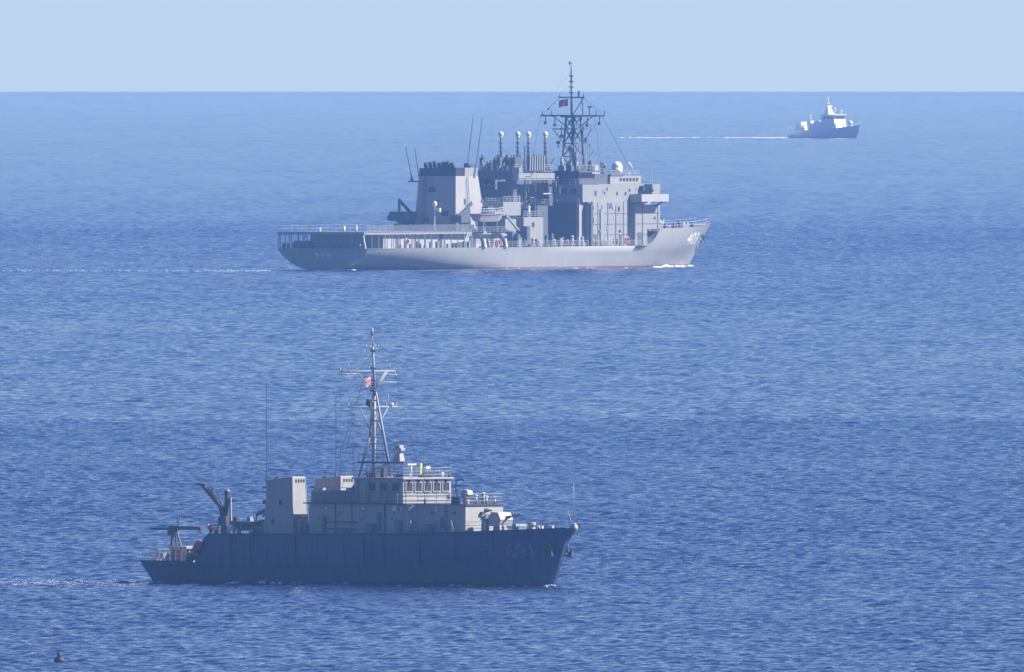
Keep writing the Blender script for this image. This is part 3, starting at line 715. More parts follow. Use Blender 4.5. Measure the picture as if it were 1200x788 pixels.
# loose things carried by the minesweeper
def near_things():
    f = sun_flag('naval_ensign', 0.75, 0.85, near_world(27.0, .35, 19.3), NEAR_H + 1.7, FLAGW, FLAGR, 'small white ensign with red sun rays flying from the tripod mast of the near minesweeper')
    t = thing('inflatable_boat', 'dark grey inflatable boat in its cradle between the crane and the funnel', 'boat', near_world(11.9, 3.15, 5.32), NEAR_H)
    b = MB()
    for s in (.7, -.7):
        b.path([(0, s, .42), (2.9, s, .42), (3.5, s * .75, .5), (3.95, s * .25, .58), (4.0, 0, .6)], .26, 10)
    b.tube((0, .7, .42), (0, -.7, .42), .26, seg=10); b.build('buoyancy_tube', RUBBER, t)
    b = MB(); b.side_prism([(0, .12), (.4, 0), (3.0, 0), (3.8, .5), (0, .5)], -.5, .5); b.build('boat_hull', DARK, t)
    b = MB(); b.box(-.35, .15, -.22, .22, .5, 1.05); b.tube((-.25, 0, .5), (-.3, 0, -.2), .1); b.build('outboard_motor', DARK, t, bevel=.05)
    b = MB(); b.box(1.5, 2.1, -.25, .25, .45, 1.1, (.1, .2, .05, .05)); b.build('console', GREY, t)
    t = thing('life_raft_canister', 'round white life raft canister at the foot of the dark stern crane', 'life raft', near_world(11.9, 3.6, 4.75), NEAR_H)
    b = MB(); b.tube((0, -.5, .7), (0, .42, .7), .34, seg=18); b.ball((0, .42, .7), .34, 16, (1, .45, 1)); b.ball((0, -.5, .7), .34, 16, (1, .45, 1)); b.build('canister', WHITE, t)
    b = MB(); b.bar((-.3, -.4, 0), (-.25, -.4, .5), .1, .1); b.bar((.3, -.4, 0), (.25, -.4, .5), .1, .1); b.bar((-.3, .3, 0), (-.25, .3, .5), .1, .1); b.bar((.3, .3, 0), (.25, .3, .5), .1, .1); b.build('cradle', GREY, t)
    t = thing('marker_float', 'small red and white marker float on the deck edge under the crane jib', 'float', near_world(8.6, 2.9, 4.75), NEAR_H)
    b = MB(); b.tube((-.55, 0, .62), (.25, 0, .62), .3, seg=14); b.build('float_body', RED, t)
    b = MB(); b.tube((-.85, 0, .62), (-.55, 0, .62), .3, seg=14); b.ball((.05, .28, .66), .16); b.tube((.25, 0, .62), (.5, 0, .62), .3, .16, seg=14); b.build('float_band', WHITE, t)
    b = MB(); b.bar((-.4, 0, 0), (-.4, 0, .4), .5, .12); b.bar((.2, 0, 0), (.2, 0, .4), .5, .12); b.build('cradle', DARK, t)
    t = thing('sweep_float', 'dark sweep float with a red nose leaning on the hull slope above the stern deck', 'float', near_world(7.55, 4.75, 2.25), NEAR_H)
    b = MB()
    b.path([(-.5, 0, .25), (.1, .05, .5), (.75, .1, 1.15)], .36, 12); b.ball((-.5, 0, .25), .36, 12); b.build('float_body', DARK, t)
    b = MB(); b.tube((.25, .06, .62), (.85, .12, 1.45), .46, .36, seg=12); b.ball((.85, .12, 1.45), .36, 12); b.tube((.85, .12, 1.45), (1.05, .15, 2.0), .2, .16); b.tube((-.1, .1, 1.0), (.6, .15, 1.05), .1); b.build('float_nose', PINK, t)
    b = MB(); b.bar((-.7, .2, -.3), (-.4, .2, .9), .08, .2); b.bar((-.9, -.1, .9), (.3, .1, 1.0), .08, .12); b.build('fin', RUBBER, t)
near_things()

# ------------------------------------------------------------------ the big grey support ship beyond
FGREY = mat('pale_navy_grey_paint', (0.278, 0.282, 0.262), 0.55, noise=0.18, scale=0.25, streak=0.25, col2=(0.17, 0.17, 0.17))
FDARK = mat('dark_fittings_grey', (0.10, 0.11, 0.125), 0.6, noise=0.3, scale=0.5)  # dark grey shared by many fittings and frames of this ship
FLIGHT = mat('flight_deck_grey', (0.15, 0.16, 0.17), 0.85, noise=0.3, scale=0.3)
FNET = mat('net_grey', (0.36, 0.38, 0.40), 0.7, noise=0.2)

FAR_LOC, FAR_H = place(-34.2, 4498.0, 57.0, 0.0)
def far_world(u, v, z):
    return FAR_LOC + Matrix.Rotation(FAR_H, 3, 'Z') @ L3((u, v, z))

def build_support_ship():
    T = thing('support_ship', 'large grey navy ship with hull number 403, flight deck and lattice mast', 'warship', FAR_LOC, FAR_H)
    top_u = 129.2
    P = hull_lines([
        [(3, 1.5, -1.5), (30, 7.5, -1.5), (55, 9.2, -1.5), (85, 8.2, -1.5), (105, 4.0, -1.5), (120.5, 0.05, -1.5)],
        [(0.6, 2.4, 0.0), (14, 4.3, 0.0), (30, 7.7, 0.0), (50, 9.7, 0.0), (85, 9.0, 0.0), (103, 5.6, 0.0), (113, 2.7, 0.0), (121.2, 0.05, 0.0)],
        [(0.45, 4.6, 0.30), (14, 6.1, 0.30), (30, 8.5, 0.30), (50, 9.75, 0.30), (85, 9.1, 0.30), (103, 5.8, 0.30), (113, 2.9, 0.30), (121.9, 0.05, 0.30)],
        [(0.3, 6.9, 1.35), (14, 7.9, 1.35), (30, 9.2, 1.35), (50, 9.8, 1.35), (85, 9.3, 1.35), (103, 6.4, 1.35), (113, 3.5, 1.35), (122.9, 0.05, 1.35)],
        [(0.15, 8.6, 2.7), (14, 9.2, 2.7), (30, 9.75, 2.7), (50, 9.9, 2.7), (85, 9.6, 2.7), (103, 7.3, 2.7), (114, 4.2, 2.8), (124.2, 0.05, 2.8)],
        [(0.0, 9.4, 3.85), (14, 9.6, 3.85), (30, 9.85, 3.85), (50, 9.95, 3.85), (85, 9.8, 3.85), (95, 9.1, 4.0), (106, 7.4, 4.3), (116, 4.4, 4.5), (125.6, 0.05, 4.6)],
        [(0.0, 9.41, 3.9), (14, 9.61, 3.9), (30, 9.86, 3.9), (50, 9.96, 3.9), (91.5, 9.55, 3.9), (93.0, 9.4, 4.0), (94.6, 9.25, 4.4), (96.4, 9.05, 5.3), (98.2, 8.8, 6.7), (99.2, 8.65, 6.95), (106, 7.6, 7.0), (116, 5.2, 7.15), (123.5, 2.5, 7.4), (129.2, 0.06, 7.7)],
    ], n=120, extra=[x / top_u for x in (92, 93, 94, 95, 96, 97, 98, 98.6, 99.2)], linear_z=(6,))
    b = hull_mesh(P, None, 2)
    hull = b.build('hull', [FGREY, RED_BOOT], T)
    top = P[-1]
    b = MB()
    for k in range(len(top) - 1):
        p, q = top[k], top[k + 1]
        b.face([(p[0], p[1] - .02, p[2] - .15), (q[0], q[1] - .02, q[2] - .15), (q[0], -q[1] + .02, q[2] - .15), (p[0], -p[1] + .02, p[2] - .15)])
    bmesh.ops.remove_doubles(b.bm, verts=b.bm.verts[:], dist=0.001)
    b.build('deck', FLIGHT, T)
    paint_on_hull('403', 3.0, (115.4, 4.9), hull, NUMBER_W, 'hull_number', hull, squeeze=1.8, out=0.05, step=0.4, bold=0.0, shear=0.35)
    paint_on_hull('\u3061\u306f\u3084', 1.1, (0.2, 2.62), hull, NUMBER_W, 'stern_name', hull, axis='stern', squeeze=1.1, out=0.05, step=0.4, bold=0.03)
    for s in (1, -1):
        b = MB(); b.tube((123.6, 1.0 * s, 5.9), (123.9, 1.55 * s, 5.6), .5, seg=10); b.bar((123.7, 1.5 * s, 5.7), (124.1, 1.9 * s, 4.2), .35, .3); b.bar((123.2, 1.6 * s, 4.4), (124.9, 1.9 * s, 4.3), .45, .4)
        b.build('anchor', FDARK, hull)
    # flight deck on stanchions over the open mooring gallery ------------------------------------------
    b = MB()
    b.prism([(-.2, -9.3), (34.6, -9.75), (34.6, 9.75), (-.2, 9.3)], 6.38, 6.86)
    fd = b.build('flight_deck', [FGREY], T)
    b = MB(); b.prism([(0, -9.1), (34.4, -9.55), (34.4, 9.55), (0, 9.1)], 6.863, 6.868); b.build('deck_surface', FLIGHT, fd)
    b = MB(); b.prism([(7.0, -6.8), (36.45, -6.8), (36.45, 8.7), (7.0, 8.7)], 3.75, 6.378); ih = b.build('gallery_house', GREY2, T)
    for u, w, z1 in ((11.0, .8, 5.9), (25.0, 1.7, 6.3), (17.2, .6, 5.7), (31.8, 1.5, 4.9), (35.2, 1.1, 6.0)):
        b = MB(); b.box(u, u + w, 8.703, 8.75, 3.9, z1); b.build('door', FDARK, ih)
    for k in range(14):
        u = 12.2 + k * 1.72 + random.uniform(-.5, .5); h = random.uniform(.5, 1.6); w = random.uniform(.3, .9)
        b = MB(); b.box(u, u + w, 8.703, 8.72 + random.uniform(.1, .4), 3.9, 3.9 + h)
        b.build('gallery_locker', random.choice([FDARK, FGREY, FGREY, DARK]), ih)
    for s in (1, -1):
        for k in range(17):
            u = .25 + k * 2.13
            if k == 0: continue
            v = (9.25 + .012 * u) * s
            b = MB(); b.tube((u, v, 3.85), (u, v, 6.38), .085 if k % 3 else .12, seg=6); b.build('stanchion', FGREY, T)
        b = MB(); b.path([(0.0, 9.05 * s, 6.4), (-.05, 9.1 * s, 5.9), (.05, 9.3 * s, 4.6), (.1, 9.4 * s, 3.85)], .16); b.build('corner_stanchion', WHITE, T)
    for v in (-8.9, -6.9, -4.9, -4.0, -3.2, -1.2, 1.0, 3.2, 5.2, 7.0):
        b = MB(); b.tube((.15, v, 3.85), (.05, v, 6.4), .1, seg=6); b.build('stanchion', FDARK, T)
    b = MB(); b.box(1.0, 3.0, -6.8, -3.6, 3.9, 5.0); b.tube((2.0, -7.0, 4.7), (2.0, -3.4, 4.7), .55, seg=12); b.build('mooring_winch', RED_BOOT, T, bevel=.05)
    for u, v in ((.8, -8.6), (.8, -7.6), (1.0, 6.5), (1.0, 7.5), (4.5, -8.6), (3.0, 2.0), (3.4, 0.5)):
        b = MB(); b.tube((u, v, 3.9), (u, v, 4.8), .28, .32, seg=8); b.build('bollard', FDARK, T)
    b = MB(); b.rail([(.1, -9.3, 3.85), (.1, 9.3, 3.85)], .9, 2.0, 2, .05); b.build('railing', FDARK, T)
    # folding safety nets round the flight deck
    for k in range(20):
        b = MB()
        u0 = .3 + k * 1.72; u1 = u0 + 1.64
        v = 9.45 + .0128 * u0
        for j in range(7): b.tube((u0, v + .05, 6.95 + j * .18), (u1, v + .05, 6.95 + j * .18), .028, seg=4)
        for j in range(6): b.tube((u0 + j * .328, v + .05, 6.9), (u0 + j * .328, v + .05, 8.05), .028 if j else .05, seg=4)
        b.build('safety_net', FNET, T)
    b = MB(); b.rail([(-.2, 9.25, 6.86), (-.2, -9.25, 6.86), (34, -9.7, 6.86)], 1.15, 1.6, 2, .022); b.build('railing', FNET, T)
    for v, h in ((4.2, .75), (6.8, .9), (-1.0, .4)):
        b = MB(); b.tube((1.0, v, 6.86), (1.0, v, 6.86 + h), .22, seg=8); b.ball((1.0, v, 6.95 + h), .26, 8); b.build('deck_light', WHITE, T)
    # funnel ---------------------------------------------------------------------------------------------
    b = MB()
    b.prism([(37.2, -4.5), (47.6, -4.5), (47.6, 4.5), (37.2, 4.5)], 6.3, 13.0, [(37.8, -4.15), (46.2, -4.15), (46.2, 4.15), (37.8, 4.15)])
    b.prism([(37.8, -4.15), (46.2, -4.15), (46.2, 4.15), (37.8, 4.15)], 13.0, 16.7, [(38.1, -3.95), (45.5, -3.95), (45.5, 3.95), (38.1, 3.95)])
    fn = b.build('funnel', FUNNEL, T)
    b = MB(); b.box(38.15, 41.0, -3.9, 3.9, 16.703, 18.1); b.box(41.0, 45.3, -2.2, 2.2, 16.703, 17.4); b.build('funnel_cap', BLACK, fn)
    b = MB(); b.box(41.2, 45.4, 1.4, 3.9, 16.703, 18.2); b.build('funnel_screen', FGREY, fn)
    for k in range(7):
        v = -3.2 + k * .95
        b = MB(); b.tube((39.4, v, 18.0), (39.2, v, 19.1 + .12 * (k % 3)), .36 if k < 4 else .42, seg=10); b.build('exhaust_pipe', BLACK, fn)
    b = MB(); b.tube((44.0, 2.6, 18.2), (44.0, 2.6, 19.0), .6, seg=10); b.build('exhaust_pipe', BLACK, fn)
    b = MB(); b.box(36.4, 38.2, -5.2, -3.9, 15.6, 15.85); b.tube((36.8, -4.6, 15.8), (36.8, -4.6, 17.0), .25, seg=8); b.build('funnel_platform', FDARK, fn)
    for (u, v, z) in ((37.55, -1.5, 13.8), (37.3, 1.5, 9.5), (37.45, -2.6, 8.2)):
        b = MB(); b.box(u - .05, u + .25, v, v + 1.2, z, z + .9); b.build('vent', DARK, fn)
    b = MB(); b.box(40.0, 42.0, 4.35, 4.6, 8.0, 10.6); b.box(44, 45, 4.3, 4.55, 7.5, 9.3); b.build('side_door', FDARK, fn)
    for (p, q, r) in (((36.9, -4.5, 15.8), (34.9, -4.7, 21.9), .10), ((38.2, -4.0, 16.5), (37.2, -4.3, 21.9), .10), ((43.9, 2.4, 16.4), (46.2, 2.4, 27.1), .11), ((44.1, 4.1, 16.4), (46.5, 4.2, 27.1), .11)):
        b = MB(); b.tube(p, q, r, .07, seg=6); b.build('whip_antenna', FDARK, T)
    # deck cranes either side of the funnel
    for (u, v, ub, zb, um, zm) in ((36.4, -5.7, 31.0, 12.6, 40.0, 9.5), (35.6, 6.4, 39.0, 11.8, 34.0, 9.0)):
        b = MB(); b.tube((u, v, 6.86), (u, v, 8.6), .6, seg=10); b.box(u - 1.3, u + 1.6, v - 1.2, v + 1.2, 8.3, 9.7)
        c = b.build('deck_crane', FDARK, T, bevel=.08)
        b = MB(); b.bar((u - .8, v, 9.2), (ub + .6, v, zb), .45, .5) if v > 0 else b.bar((u - 2.2, v, 12.4), (u + 2.6, v, 9.6), .4, .4)
        if v < 0: b.bar((u - 2.1, v, 9.0), (u - 2.1, v, 12.6), .35, .35); b.box(u - 1.4, u + 2.4, v - 2.6, v + 1.6, 8.6, 10.3); b.bar((u - 2.0, v - 2.6, 9.2), (u + 2.0, v + 2, 9.4), 1.0, .9)
        b.build('crane_jib', FDARK, c)
        for k in range(4):
            uu = u - 2.5 + k * 1.6
            b = MB(); b.box(uu, uu + 1.1, v - .9, v + .9, 6.87, 6.9 + random.uniform(.8, 1.8)); b.build('deck_locker', FDARK, T, bevel=.06)
    b = MB(); b.tube((30.2, 4.6, 6.86), (30.2, 4.6, 11.4), .09, seg=6); b.ball((30.2, 4.6, 11.7), .42, 10, (1, 1, 1.3)); b.box(30.3, 30.7, 4.9, 5.6, 10.3, 11.0); b.build('signal_post', WHITE, T)
    b = MB(); b.rail([(35.2, 9.6, 6.45), (47.5, 9.6, 6.45)], 1.1, 1.4, 3, .04); b.build('railing', FNET, T)
    # boat deck, davits, waist house -----------------------------------------------------------------------
    b = MB(); b.box(36.5, 48.0, -8.9, 8.3, 6.2, 6.42); b.build('boat_deck', FGREY, T)
    b = MB(); b.box(36.5, 49.5, -7.3, 7.6, 3.76, 6.2); wh = b.build('waist_house', GREY2, T)
    for u, w, z1 in ((38.2, .8, 5.8), (41.0, .5, 5.3), (44.0, .9, 5.8), (47.0, .7, 5.6)):
        b = MB(); b.box(u, u + w, 7.603, 7.66, 3.9, z1); b.build('door', FDARK, wh)
    for u in (37.6, 44.6):
        b = MB(); pts = [(u - 1.2, 8.6, 6.4), (u - .2, 9.3, 6.2), (u + .5, 9.6, 5.4), (u + .75, 9.7, 4.6), (u + .8, 9.7, 3.85)]
        for p, q in zip(pts[:-1], pts[1:]): b.bar(p, q, .42, .42)
        b.bar((u + .1, 9.6, 3.9), (u + .9, 9.7, 3.9), .9, .4)
        d = b.build('boat_davit', DARK, T)
        b = MB(); b.bar((u + 1.6, 9.5, 3.9), (u + 1.2, 9.5, 5.4), .5, .4); b.build('davit_foot', WHITE, d)
    b = MB(); b.prism([(48.8, 2.6), (54.6, 2.6), (54.6, 7.2), (48.8, 7.2)], 9.55, 12.0); b.box(49.4, 55.0, -5, 3.0, 6.2, 11.6); b.box(50.4, 54.0, 3.0, 6.6, 3.76, 9.55); b.build('winch_house', FGREY, T)
    b = MB(); b.rail([(48.8, 7.2, 12.0), (54.6, 7.2, 12.0)], 1.0, 1.2, 3, .045); b.build('railing', FNET, T)
    b = MB(); b.box(55.4, 61.9, 2.9, 7.3, 3.76, 9.2); dh = b.build('deckhouse', FGREY, T, bevel=.05)
    b = MB(); b.box(58.2, 58.9, 7.303, 7.4, 7.5, 8.3); b.build('porthole', DARK, dh)
    b = MB(); b.rail([(55.5, 7.2, 9.2), (61.8, 7.2, 9.2), (61.8, 3.0, 9.2)], 1.05, 1.3, 3, .045); b.build('railing', FNET, T)
    b = MB(); b.tube((57.9, 6.8, 9.2), (57.9, 6.8, 11.0), .34, .18, seg=8); b.ball((57.9, 6.8, 11.0), .3, 8); b.build('deck_light', WHITE, T)
    b = MB(); b.box(57.0, 66.0, -8.5, 2.4, 3.76, 11.4); b.box(62.6, 67.0, -6, 5.0, 3.76, 11.3); b.build('well_house', FDARK, T)
    for u, v, h, m in ((63.0, 8.4, 1.6, FDARK), (64.4, 8.0, 1.1, FGREY), (66.2, 8.6, 1.4, FDARK), (68.0, 8.2, .9, FDARK), (69.4, 8.6, 1.7, FGREY), (52.0, 8.8, 1.5, FDARK), (53.8, 8.5, 1.1, DARK), (56.0, 8.9, 1.3, FGREY), (58.0, 8.8, 1.0, FGREY), (60.6, 8.8, 1.8, FDARK), (66.8, 6.0, 2.0, FDARK), (70.6, 8.9, 1.2, FGREY), (72.0, 9.1, 1.5, FGREY)):
        b = MB(); b.tube((u, v, 3.85), (u, v, 3.85 + h), .42, .3, seg=8); b.box(u - .6, u + .6, v - .35, v + .35, 3.86, 4.4); b.ball((u, v, 3.85 + h), .38, 8); b.build('deck_winch', m, T)
    b = MB(); b.rail([(46.5, 9.75, 3.88), (73.0, 9.8, 3.88)], 1.05, 1.5, 3, .045); b.build('railing', FNET, T)
    # handling gantry amidships ------------------------------------------------------------------------------
    b = MB()
    for v in (-3.7, 4.2): b.bar((56.6, v, 11.2), (56.9, v * .9, 17.1), 1.15, 1.3)
    b.bar((56.9, -4.2, 16.9), (56.9, 4.5, 16.9), 1.3, 1.5); b.bar((56.9, -3.9, 12.7), (56.9, 4.2, 12.7), 1.2, 3.0); b.bar((56.9, -1.8, 13), (56.9, -2.6, 16.6), .5, .6); b.bar((56.8, 1.0, 13.2), (56.9, 3.8, 16.2), .4, .5); b.box(57.6, 59.6, .2, 2.6, 12, 15.6); b.box(58.4, 60.6, -3.6, -2.2, 12, 16.2)
    gt = b.build('gantry', FDARK, T)
    b = MB()
    for v in (-4.0, 4.4): b.bar((68.2, v, 11.2), (68.0, v * .95, 17.1), 1.1, 1.2)
    b.bar((68.0, -4.2, 17.0), (68.0, 4.6, 17.0), 1.2, 1.2); b.build('gantry_frame', FDARK, gt)
    b = MB(); b.box(55.6, 67.5, 4.9, 6.1, 15.9, 17.15); b.box(55.6, 56.4, 4.7, 6.2, 17.15, 18.2); b.build('gantry_beam', FGREY, gt)
    b = MB(); b.box(56, 68.6, -6.0, -4.6, 15.9, 17.1); b.build('gantry_beam', FDARK, gt)
    b = MB(); b.box(55.8, 69.0, -4.6, 4.9, 17.3, 17.6); b.build('gantry_platform', FDARK, gt)
    for k in range(7):
        u = 60.0 + k * .78
        b = MB(); b.bar((u, 5.6, 17.6), (u + .15, 5.6, 20.3), .3, .3); b.build('rack_post', FGREY, gt)
    for k in range(34):
        u = 56.2 + random.uniform(0, 12); v = random.uniform(-4.2, 4.4); h = random.uniform(.8, 2.4); w = random.uniform(.5, 1.1)
        b = MB(); b.box(u, u + w, v, v + w, 17.6, 17.6 + h); b.tube((u + w / 2, v + w / 2, 17.6 + h), (u + w / 2, v + w / 2, 18.1 + h), .2, seg=6); b.build('winch_unit', random.choice([FDARK, FDARK, FGREY]), gt, bevel=.05)
    for (u, v) in ((63.6, -2.9), (69.2, -2.9), (63.8, 2.9), (69.4, 2.9)):
        b = MB(); b.tube((u, v, 17.5), (u, v, 23.6), .3, .2, seg=8)
        for z in (19.4, 20.2, 21.0, 21.8, 22.6): b.ring((u, v, z), .34, .09, (0, 0, 1), 8)
        p = b.build('floodlight_post', FDARK, gt)
        b = MB(); b.ball((u, v, 24.1), .46, 14, (1, 1, 1.1)); b.tube((u, v, 23.4), (u, v, 23.8), .28, .34, seg=8); b.build('floodlight', WHITE, p)
    b = MB(); b.tube((66.4, .4, 17.6), (66.4, .4, 22.0), .12, seg=6); b.build('rack_post', FDARK, gt)
    for k in range(12):                                        # blocks, pipes and stays crowded under the gantry
        u = random.uniform(57.5, 63); v = random.uniform(1.0, 6.5); z0 = 11.3 if v < 5 else 9.3
        b = MB(); b.tube((u, v, 3.9), (u, v, z0 + random.uniform(1, 3.4)), .16, seg=6); b.bar((u, v, z0 - .5), (u + 1.4, v + .6, z0 + random.uniform(-.5, 1.4)), .2, .2); b.build('stay_post', random.choice([FDARK, FGREY]), T)
    for k in range(10):
        u = random.uniform(48, 56); v = random.uniform(3.0, 8.8); h = random.uniform(1, 4.2)
        b = MB(); b.box(u, u + random.uniform(.5, 1.3), v, v + random.uniform(.5, 1.2), 3.86, 3.9 + h); b.build('deck_locker', random.choice([FDARK, FDARK, DARK]), T, bevel=.05)
    b = MB(); b.bar((48.2, 8.2, 9.6), (58.0, 6.8, 4.6), .35, .35); b.build('derrick', FGREY, T)
    for k in range(70):                                        # pipes, wires, davits and ladders thronging the handling gantry
        u = random.uniform(55.5, 70.5); v = random.uniform(-4.5, 6.2); z = random.uniform(11.2, 19.0)
        du, dv, dz = random.choice([(0, 0, 1), (0, 0, 1), (1, 0, 0), (0, 1, 0), (.6, .2, .8), (-.5, .4, .7)]); h = random.uniform(1.0, 3.2)
        b = MB(); b.tube((u, v, z), (u + du * h, v + dv * h, z + dz * h), random.uniform(.06, .16), seg=5); b.build('gantry_pipe', random.choice([FDARK, FDARK, FGREY, GREY2, DARK]), gt)
    for pts in ([(55.8, 4.9, 17.6), (59.6, 4.9, 17.6)], [(65.2, 4.9, 17.6), (69.0, 4.9, 17.6)], [(55.8, -4.5, 17.6), (55.8, 4.9, 17.6)], [(62.6, 5.0, 11.3), (67.0, 5.0, 11.3)], [(55.6, 6.2, 15.2), (67.4, 6.2, 15.2)], [(49.4, 3.0, 11.6), (55.0, 3.0, 11.6)]):
        b = MB(); b.rail(pts, 1.05, 1.2, 3, .045); b.build('gantry_rail', random.choice([FNET, FGREY]), gt)
    # forward superstructure ----------------------------------------------------------------------------------
    b = MB()
    b.box(72.6, 74.0, -8.4, 8.4, 3.76, 12.6); b.box(74.0, 86.7, -9.3, 9.3, 3.76, 11.85); b.box(86.7, 99.0, -6.4, 6.4, 3.76, 11.85); b.box(90.2, 98.5, 6.4, 8.75, 6.9, 11.3); b.box(90.2, 94.2, 6.4, 8.75, 3.76, 6.9); b.box(90.2, 98.5, -8.75, -6.4, 3.76, 11.3)
    sup = b.build('superstructure', FGREY, T)
    b = MB(); b.box(72.4, 79.0, -8.7, 8.95, 11.853, 15.0); b.box(79.0, 96.6, -8.2, 8.2, 11.853, 15.05); br = b.build('bridge', FGREY, T)
    b = MB(); b.box(74.6, 74.9, -9.6, 9.6, 3.9, 11.9); b.box(74.0, 74.6, 9.3, 9.75, 3.9, 11.6); b.build('side_fin', FDARK, sup)
    b = MB(); b.box(72.0, 72.65, 7.9, 8.5, 4.0, 12.6); b.build('corner_post', GREY2, sup)
    b = MB(); b.box(72.5, 72.62, -7.5, 7.6, 4.2, 12.0); b.build('hangar_door', FDARK, sup)
    for u, z, w, h in ((75.6, 4.0, .9, 2.0), (80.6, 10.7, 1.0, .9), (84.0, 4.0, .8, 1.9), (91.0, 3.9, 1.4, 2.4), (96.4, 8.6, .5, .5)):
        v = 9.3 if u < 86.7 else 8.75
        b = MB(); b.box(u, u + w, v + .003, v + .06, z, z + h); b.build('door', FDARK if w > .6 else DARK, sup)
    for u, z in ((76.4, 13.0), (92.5, 13.8)):
        b = MB(); b.box(u, u + .6, 8.1, 9.0, z, z + .9); b.build('porthole', DARK, br)
    for u, v in ((78.2, 9.3), (82.8, 9.3), (92.6, 8.75), (97.6, 8.75)):
        b = MB(); b.box(u, u + .12, v + .003, v + .08, 4.0 if u < 93 else 7.0, 11.2); b.build('side_frame', FDARK, sup)
    for z in (5.9, 7.8, 9.7):
        b = MB(); b.box(75.0, 86.6, 9.303, 9.35, z, z + .09); b.build('seam_strake', FDARK, sup)
        b = MB(); b.box(90.3, 94.1 if z < 6.9 else 98.4, 8.753, 8.8, z, z + .09); b.build('seam_strake', FDARK, sup)
    b = MB(); b.box(77.6, 78.7, 9.303, 9.5, 4.2, 10.6); b.build('ladder_trunk', FGREY, sup)
    # bridge wings and the wheelhouse front
    for s in (1, -1):
        b = MB(); b.box(89.2, 98.2, min(8.0 * s, 10.8 * s), max(8.0 * s, 10.8 * s), 11.853, 12.0)
        b.box(89.2, 98.2, min(10.65 * s, 10.8 * s), max(10.65 * s, 10.8 * s), 12.0, 13.2); b.box(98.05, 98.2, min(8.2 * s, 10.65 * s), max(8.2 * s, 10.65 * s), 12.0, 13.2); b.box(89.2, 89.35, min(8.2 * s, 10.65 * s), max(8.2 * s, 10.65 * s), 12.0, 13.2)
        b.bar((91.5, 8.7 * s, 11.0), (91.5, 10.5 * s, 11.9), .3, .3); b.bar((97, 8.7 * s, 11.0), (97, 10.5 * s, 11.9), .3, .3)
        w = b.build('bridge_wing', GREY2, T)
        b = MB(); b.box(94.0, 96.6, min(8.25 * s, 10.0 * s), max(8.25 * s, 10.0 * s), 12.003, 15.0); b.build('wing_cab', FGREY, w)
        b = MB(); b.tube((93.2, 10.3 * s, 12.0), (93.2, 10.3 * s, 13.8), .2, seg=8); b.ball((93.2, 10.3 * s, 14.0), .45, 10); b.build('signal_lamp', DARK, w)
    for k in range(9):
        v = -7.2 + k * 1.8
        b = MB(); b.box(96.603, 96.68, v - .7, v + .7, 13.4, 14.4); b.build('window', GLASS, br)
    b = MB(); b.box(85.5, 95.8, -6.4, 6.4, 15.053, 16.5); ph = b.build('upper_wheelhouse', FGREY, T, bevel=.05)
    for k in range(6):
        u = 88.7 + k * 1.08
        b = MB(); b.box(u, u + .62, 6.403, 6.46, 15.55, 16.1); b.build('window', GLASS, ph)
    for k in range(6):
        v = -5 + k * 2
        b = MB(); b.box(95.803, 95.86, v - .7, v + .7, 15.5, 16.15); b.build('window', GLASS, ph)
    b = MB(); b.box(79.4, 85.4, -6.5, 6.0, 15.053, 16.9); b.box(85.6, 90, -5, 6.5, 16.503, 16.8); b.build('signal_deck', FDARK, T)
    b = MB(); b.tube((91.5, 4.0, 16.5), (91.5, 4.0, 17.1), .5, seg=12); dome = b.build('radome', WHITE, T)
    b = MB(); b.tube((91.5, 4.0, 17.0), (91.5, 4.0, 18.0), .95, .98, seg=20); b.ball((91.5, 4.0, 18.1), .98, 20); b.build('radome_shell', WHITE, dome)
    b = MB(); b.tube((86.0, 4.5, 16.8), (86.0, 4.5, 18.0), .3, seg=8); b.ball((86.0, 4.5, 18.4), .62, 10); b.build('director', FDARK, T)
    b = MB(); b.tube((93.4, 5.2, 16.5), (93.4, 5.2, 17.6), .2, seg=8); b.tube((93.4, 5.2, 18.1), (93.75, 5.5, 18.35), .3, .8, seg=14); b.tube((93.3, 5.15, 17.5), (93.4, 5.2, 18.2), .22, seg=8); b.build('satellite_dish', WHITE, T)
    b = MB(); b.box(79.6, 84.8, 1.0, 4.6, 15.053, 17.6); b.box(81, 85, .5, 4.2, 17.6, 18.4); b.build('mast_house', GREY2, T)
    b = MB(); b.box(73.6, 80.0, -1.0, 7.4, 15.053, 16.0); b.box(73.0, 81.5, -1.6, 7.8, 17.2, 17.5); b.box(74.4, 79, 1, 6.8, 16.0, 17.2); b.build('aft_platform', FDARK, T)
    for pts in ([(72.5, 8.7, 15.0), (72.5, -8.6, 15.0)], [(72.6, -8.3, 12.62), (72.6, 8.3, 12.62)], [(73.1, 7.7, 17.5), (81.0, 7.7, 17.5)], [(86, 6.3, 16.5), (95.6, 6.3, 16.5), (95.6, -6.3, 16.5)], [(75.2, 9.6, 3.9), (91, 9.65, 3.9)]):
        b = MB(); b.rail(pts, 1.0, 1.3, 3, .045); b.build('railing', FNET, T)
    for u, v, h in ((74.5, 6.4, 2.2), (76.0, 5.2, 3.4), (75.0, 2.8, 2.6), (78.5, 6.8, 2.0), (72.9, 6, 1.5)):
        b = MB(); b.tube((u, v, 17.4), (u, v, 17.4 + h), .35, .25, seg=8); b.box(u - .5, u + .5, v - .5, v + .5, 17.4, 18.4); b.build('deck_unit', random.choice([FDARK, FGREY]), T)
    b = MB(); b.tube((73.6, 5.6, 17.4), (73.6, 5.6, 21.4), .16, seg=6); b.ball((73.6, 5.6, 21.7), .45, 10); b.build('floodlight_post', FDARK, T)
    # lattice mast ----------------------------------------------------------------------------------------------
    b = MB()
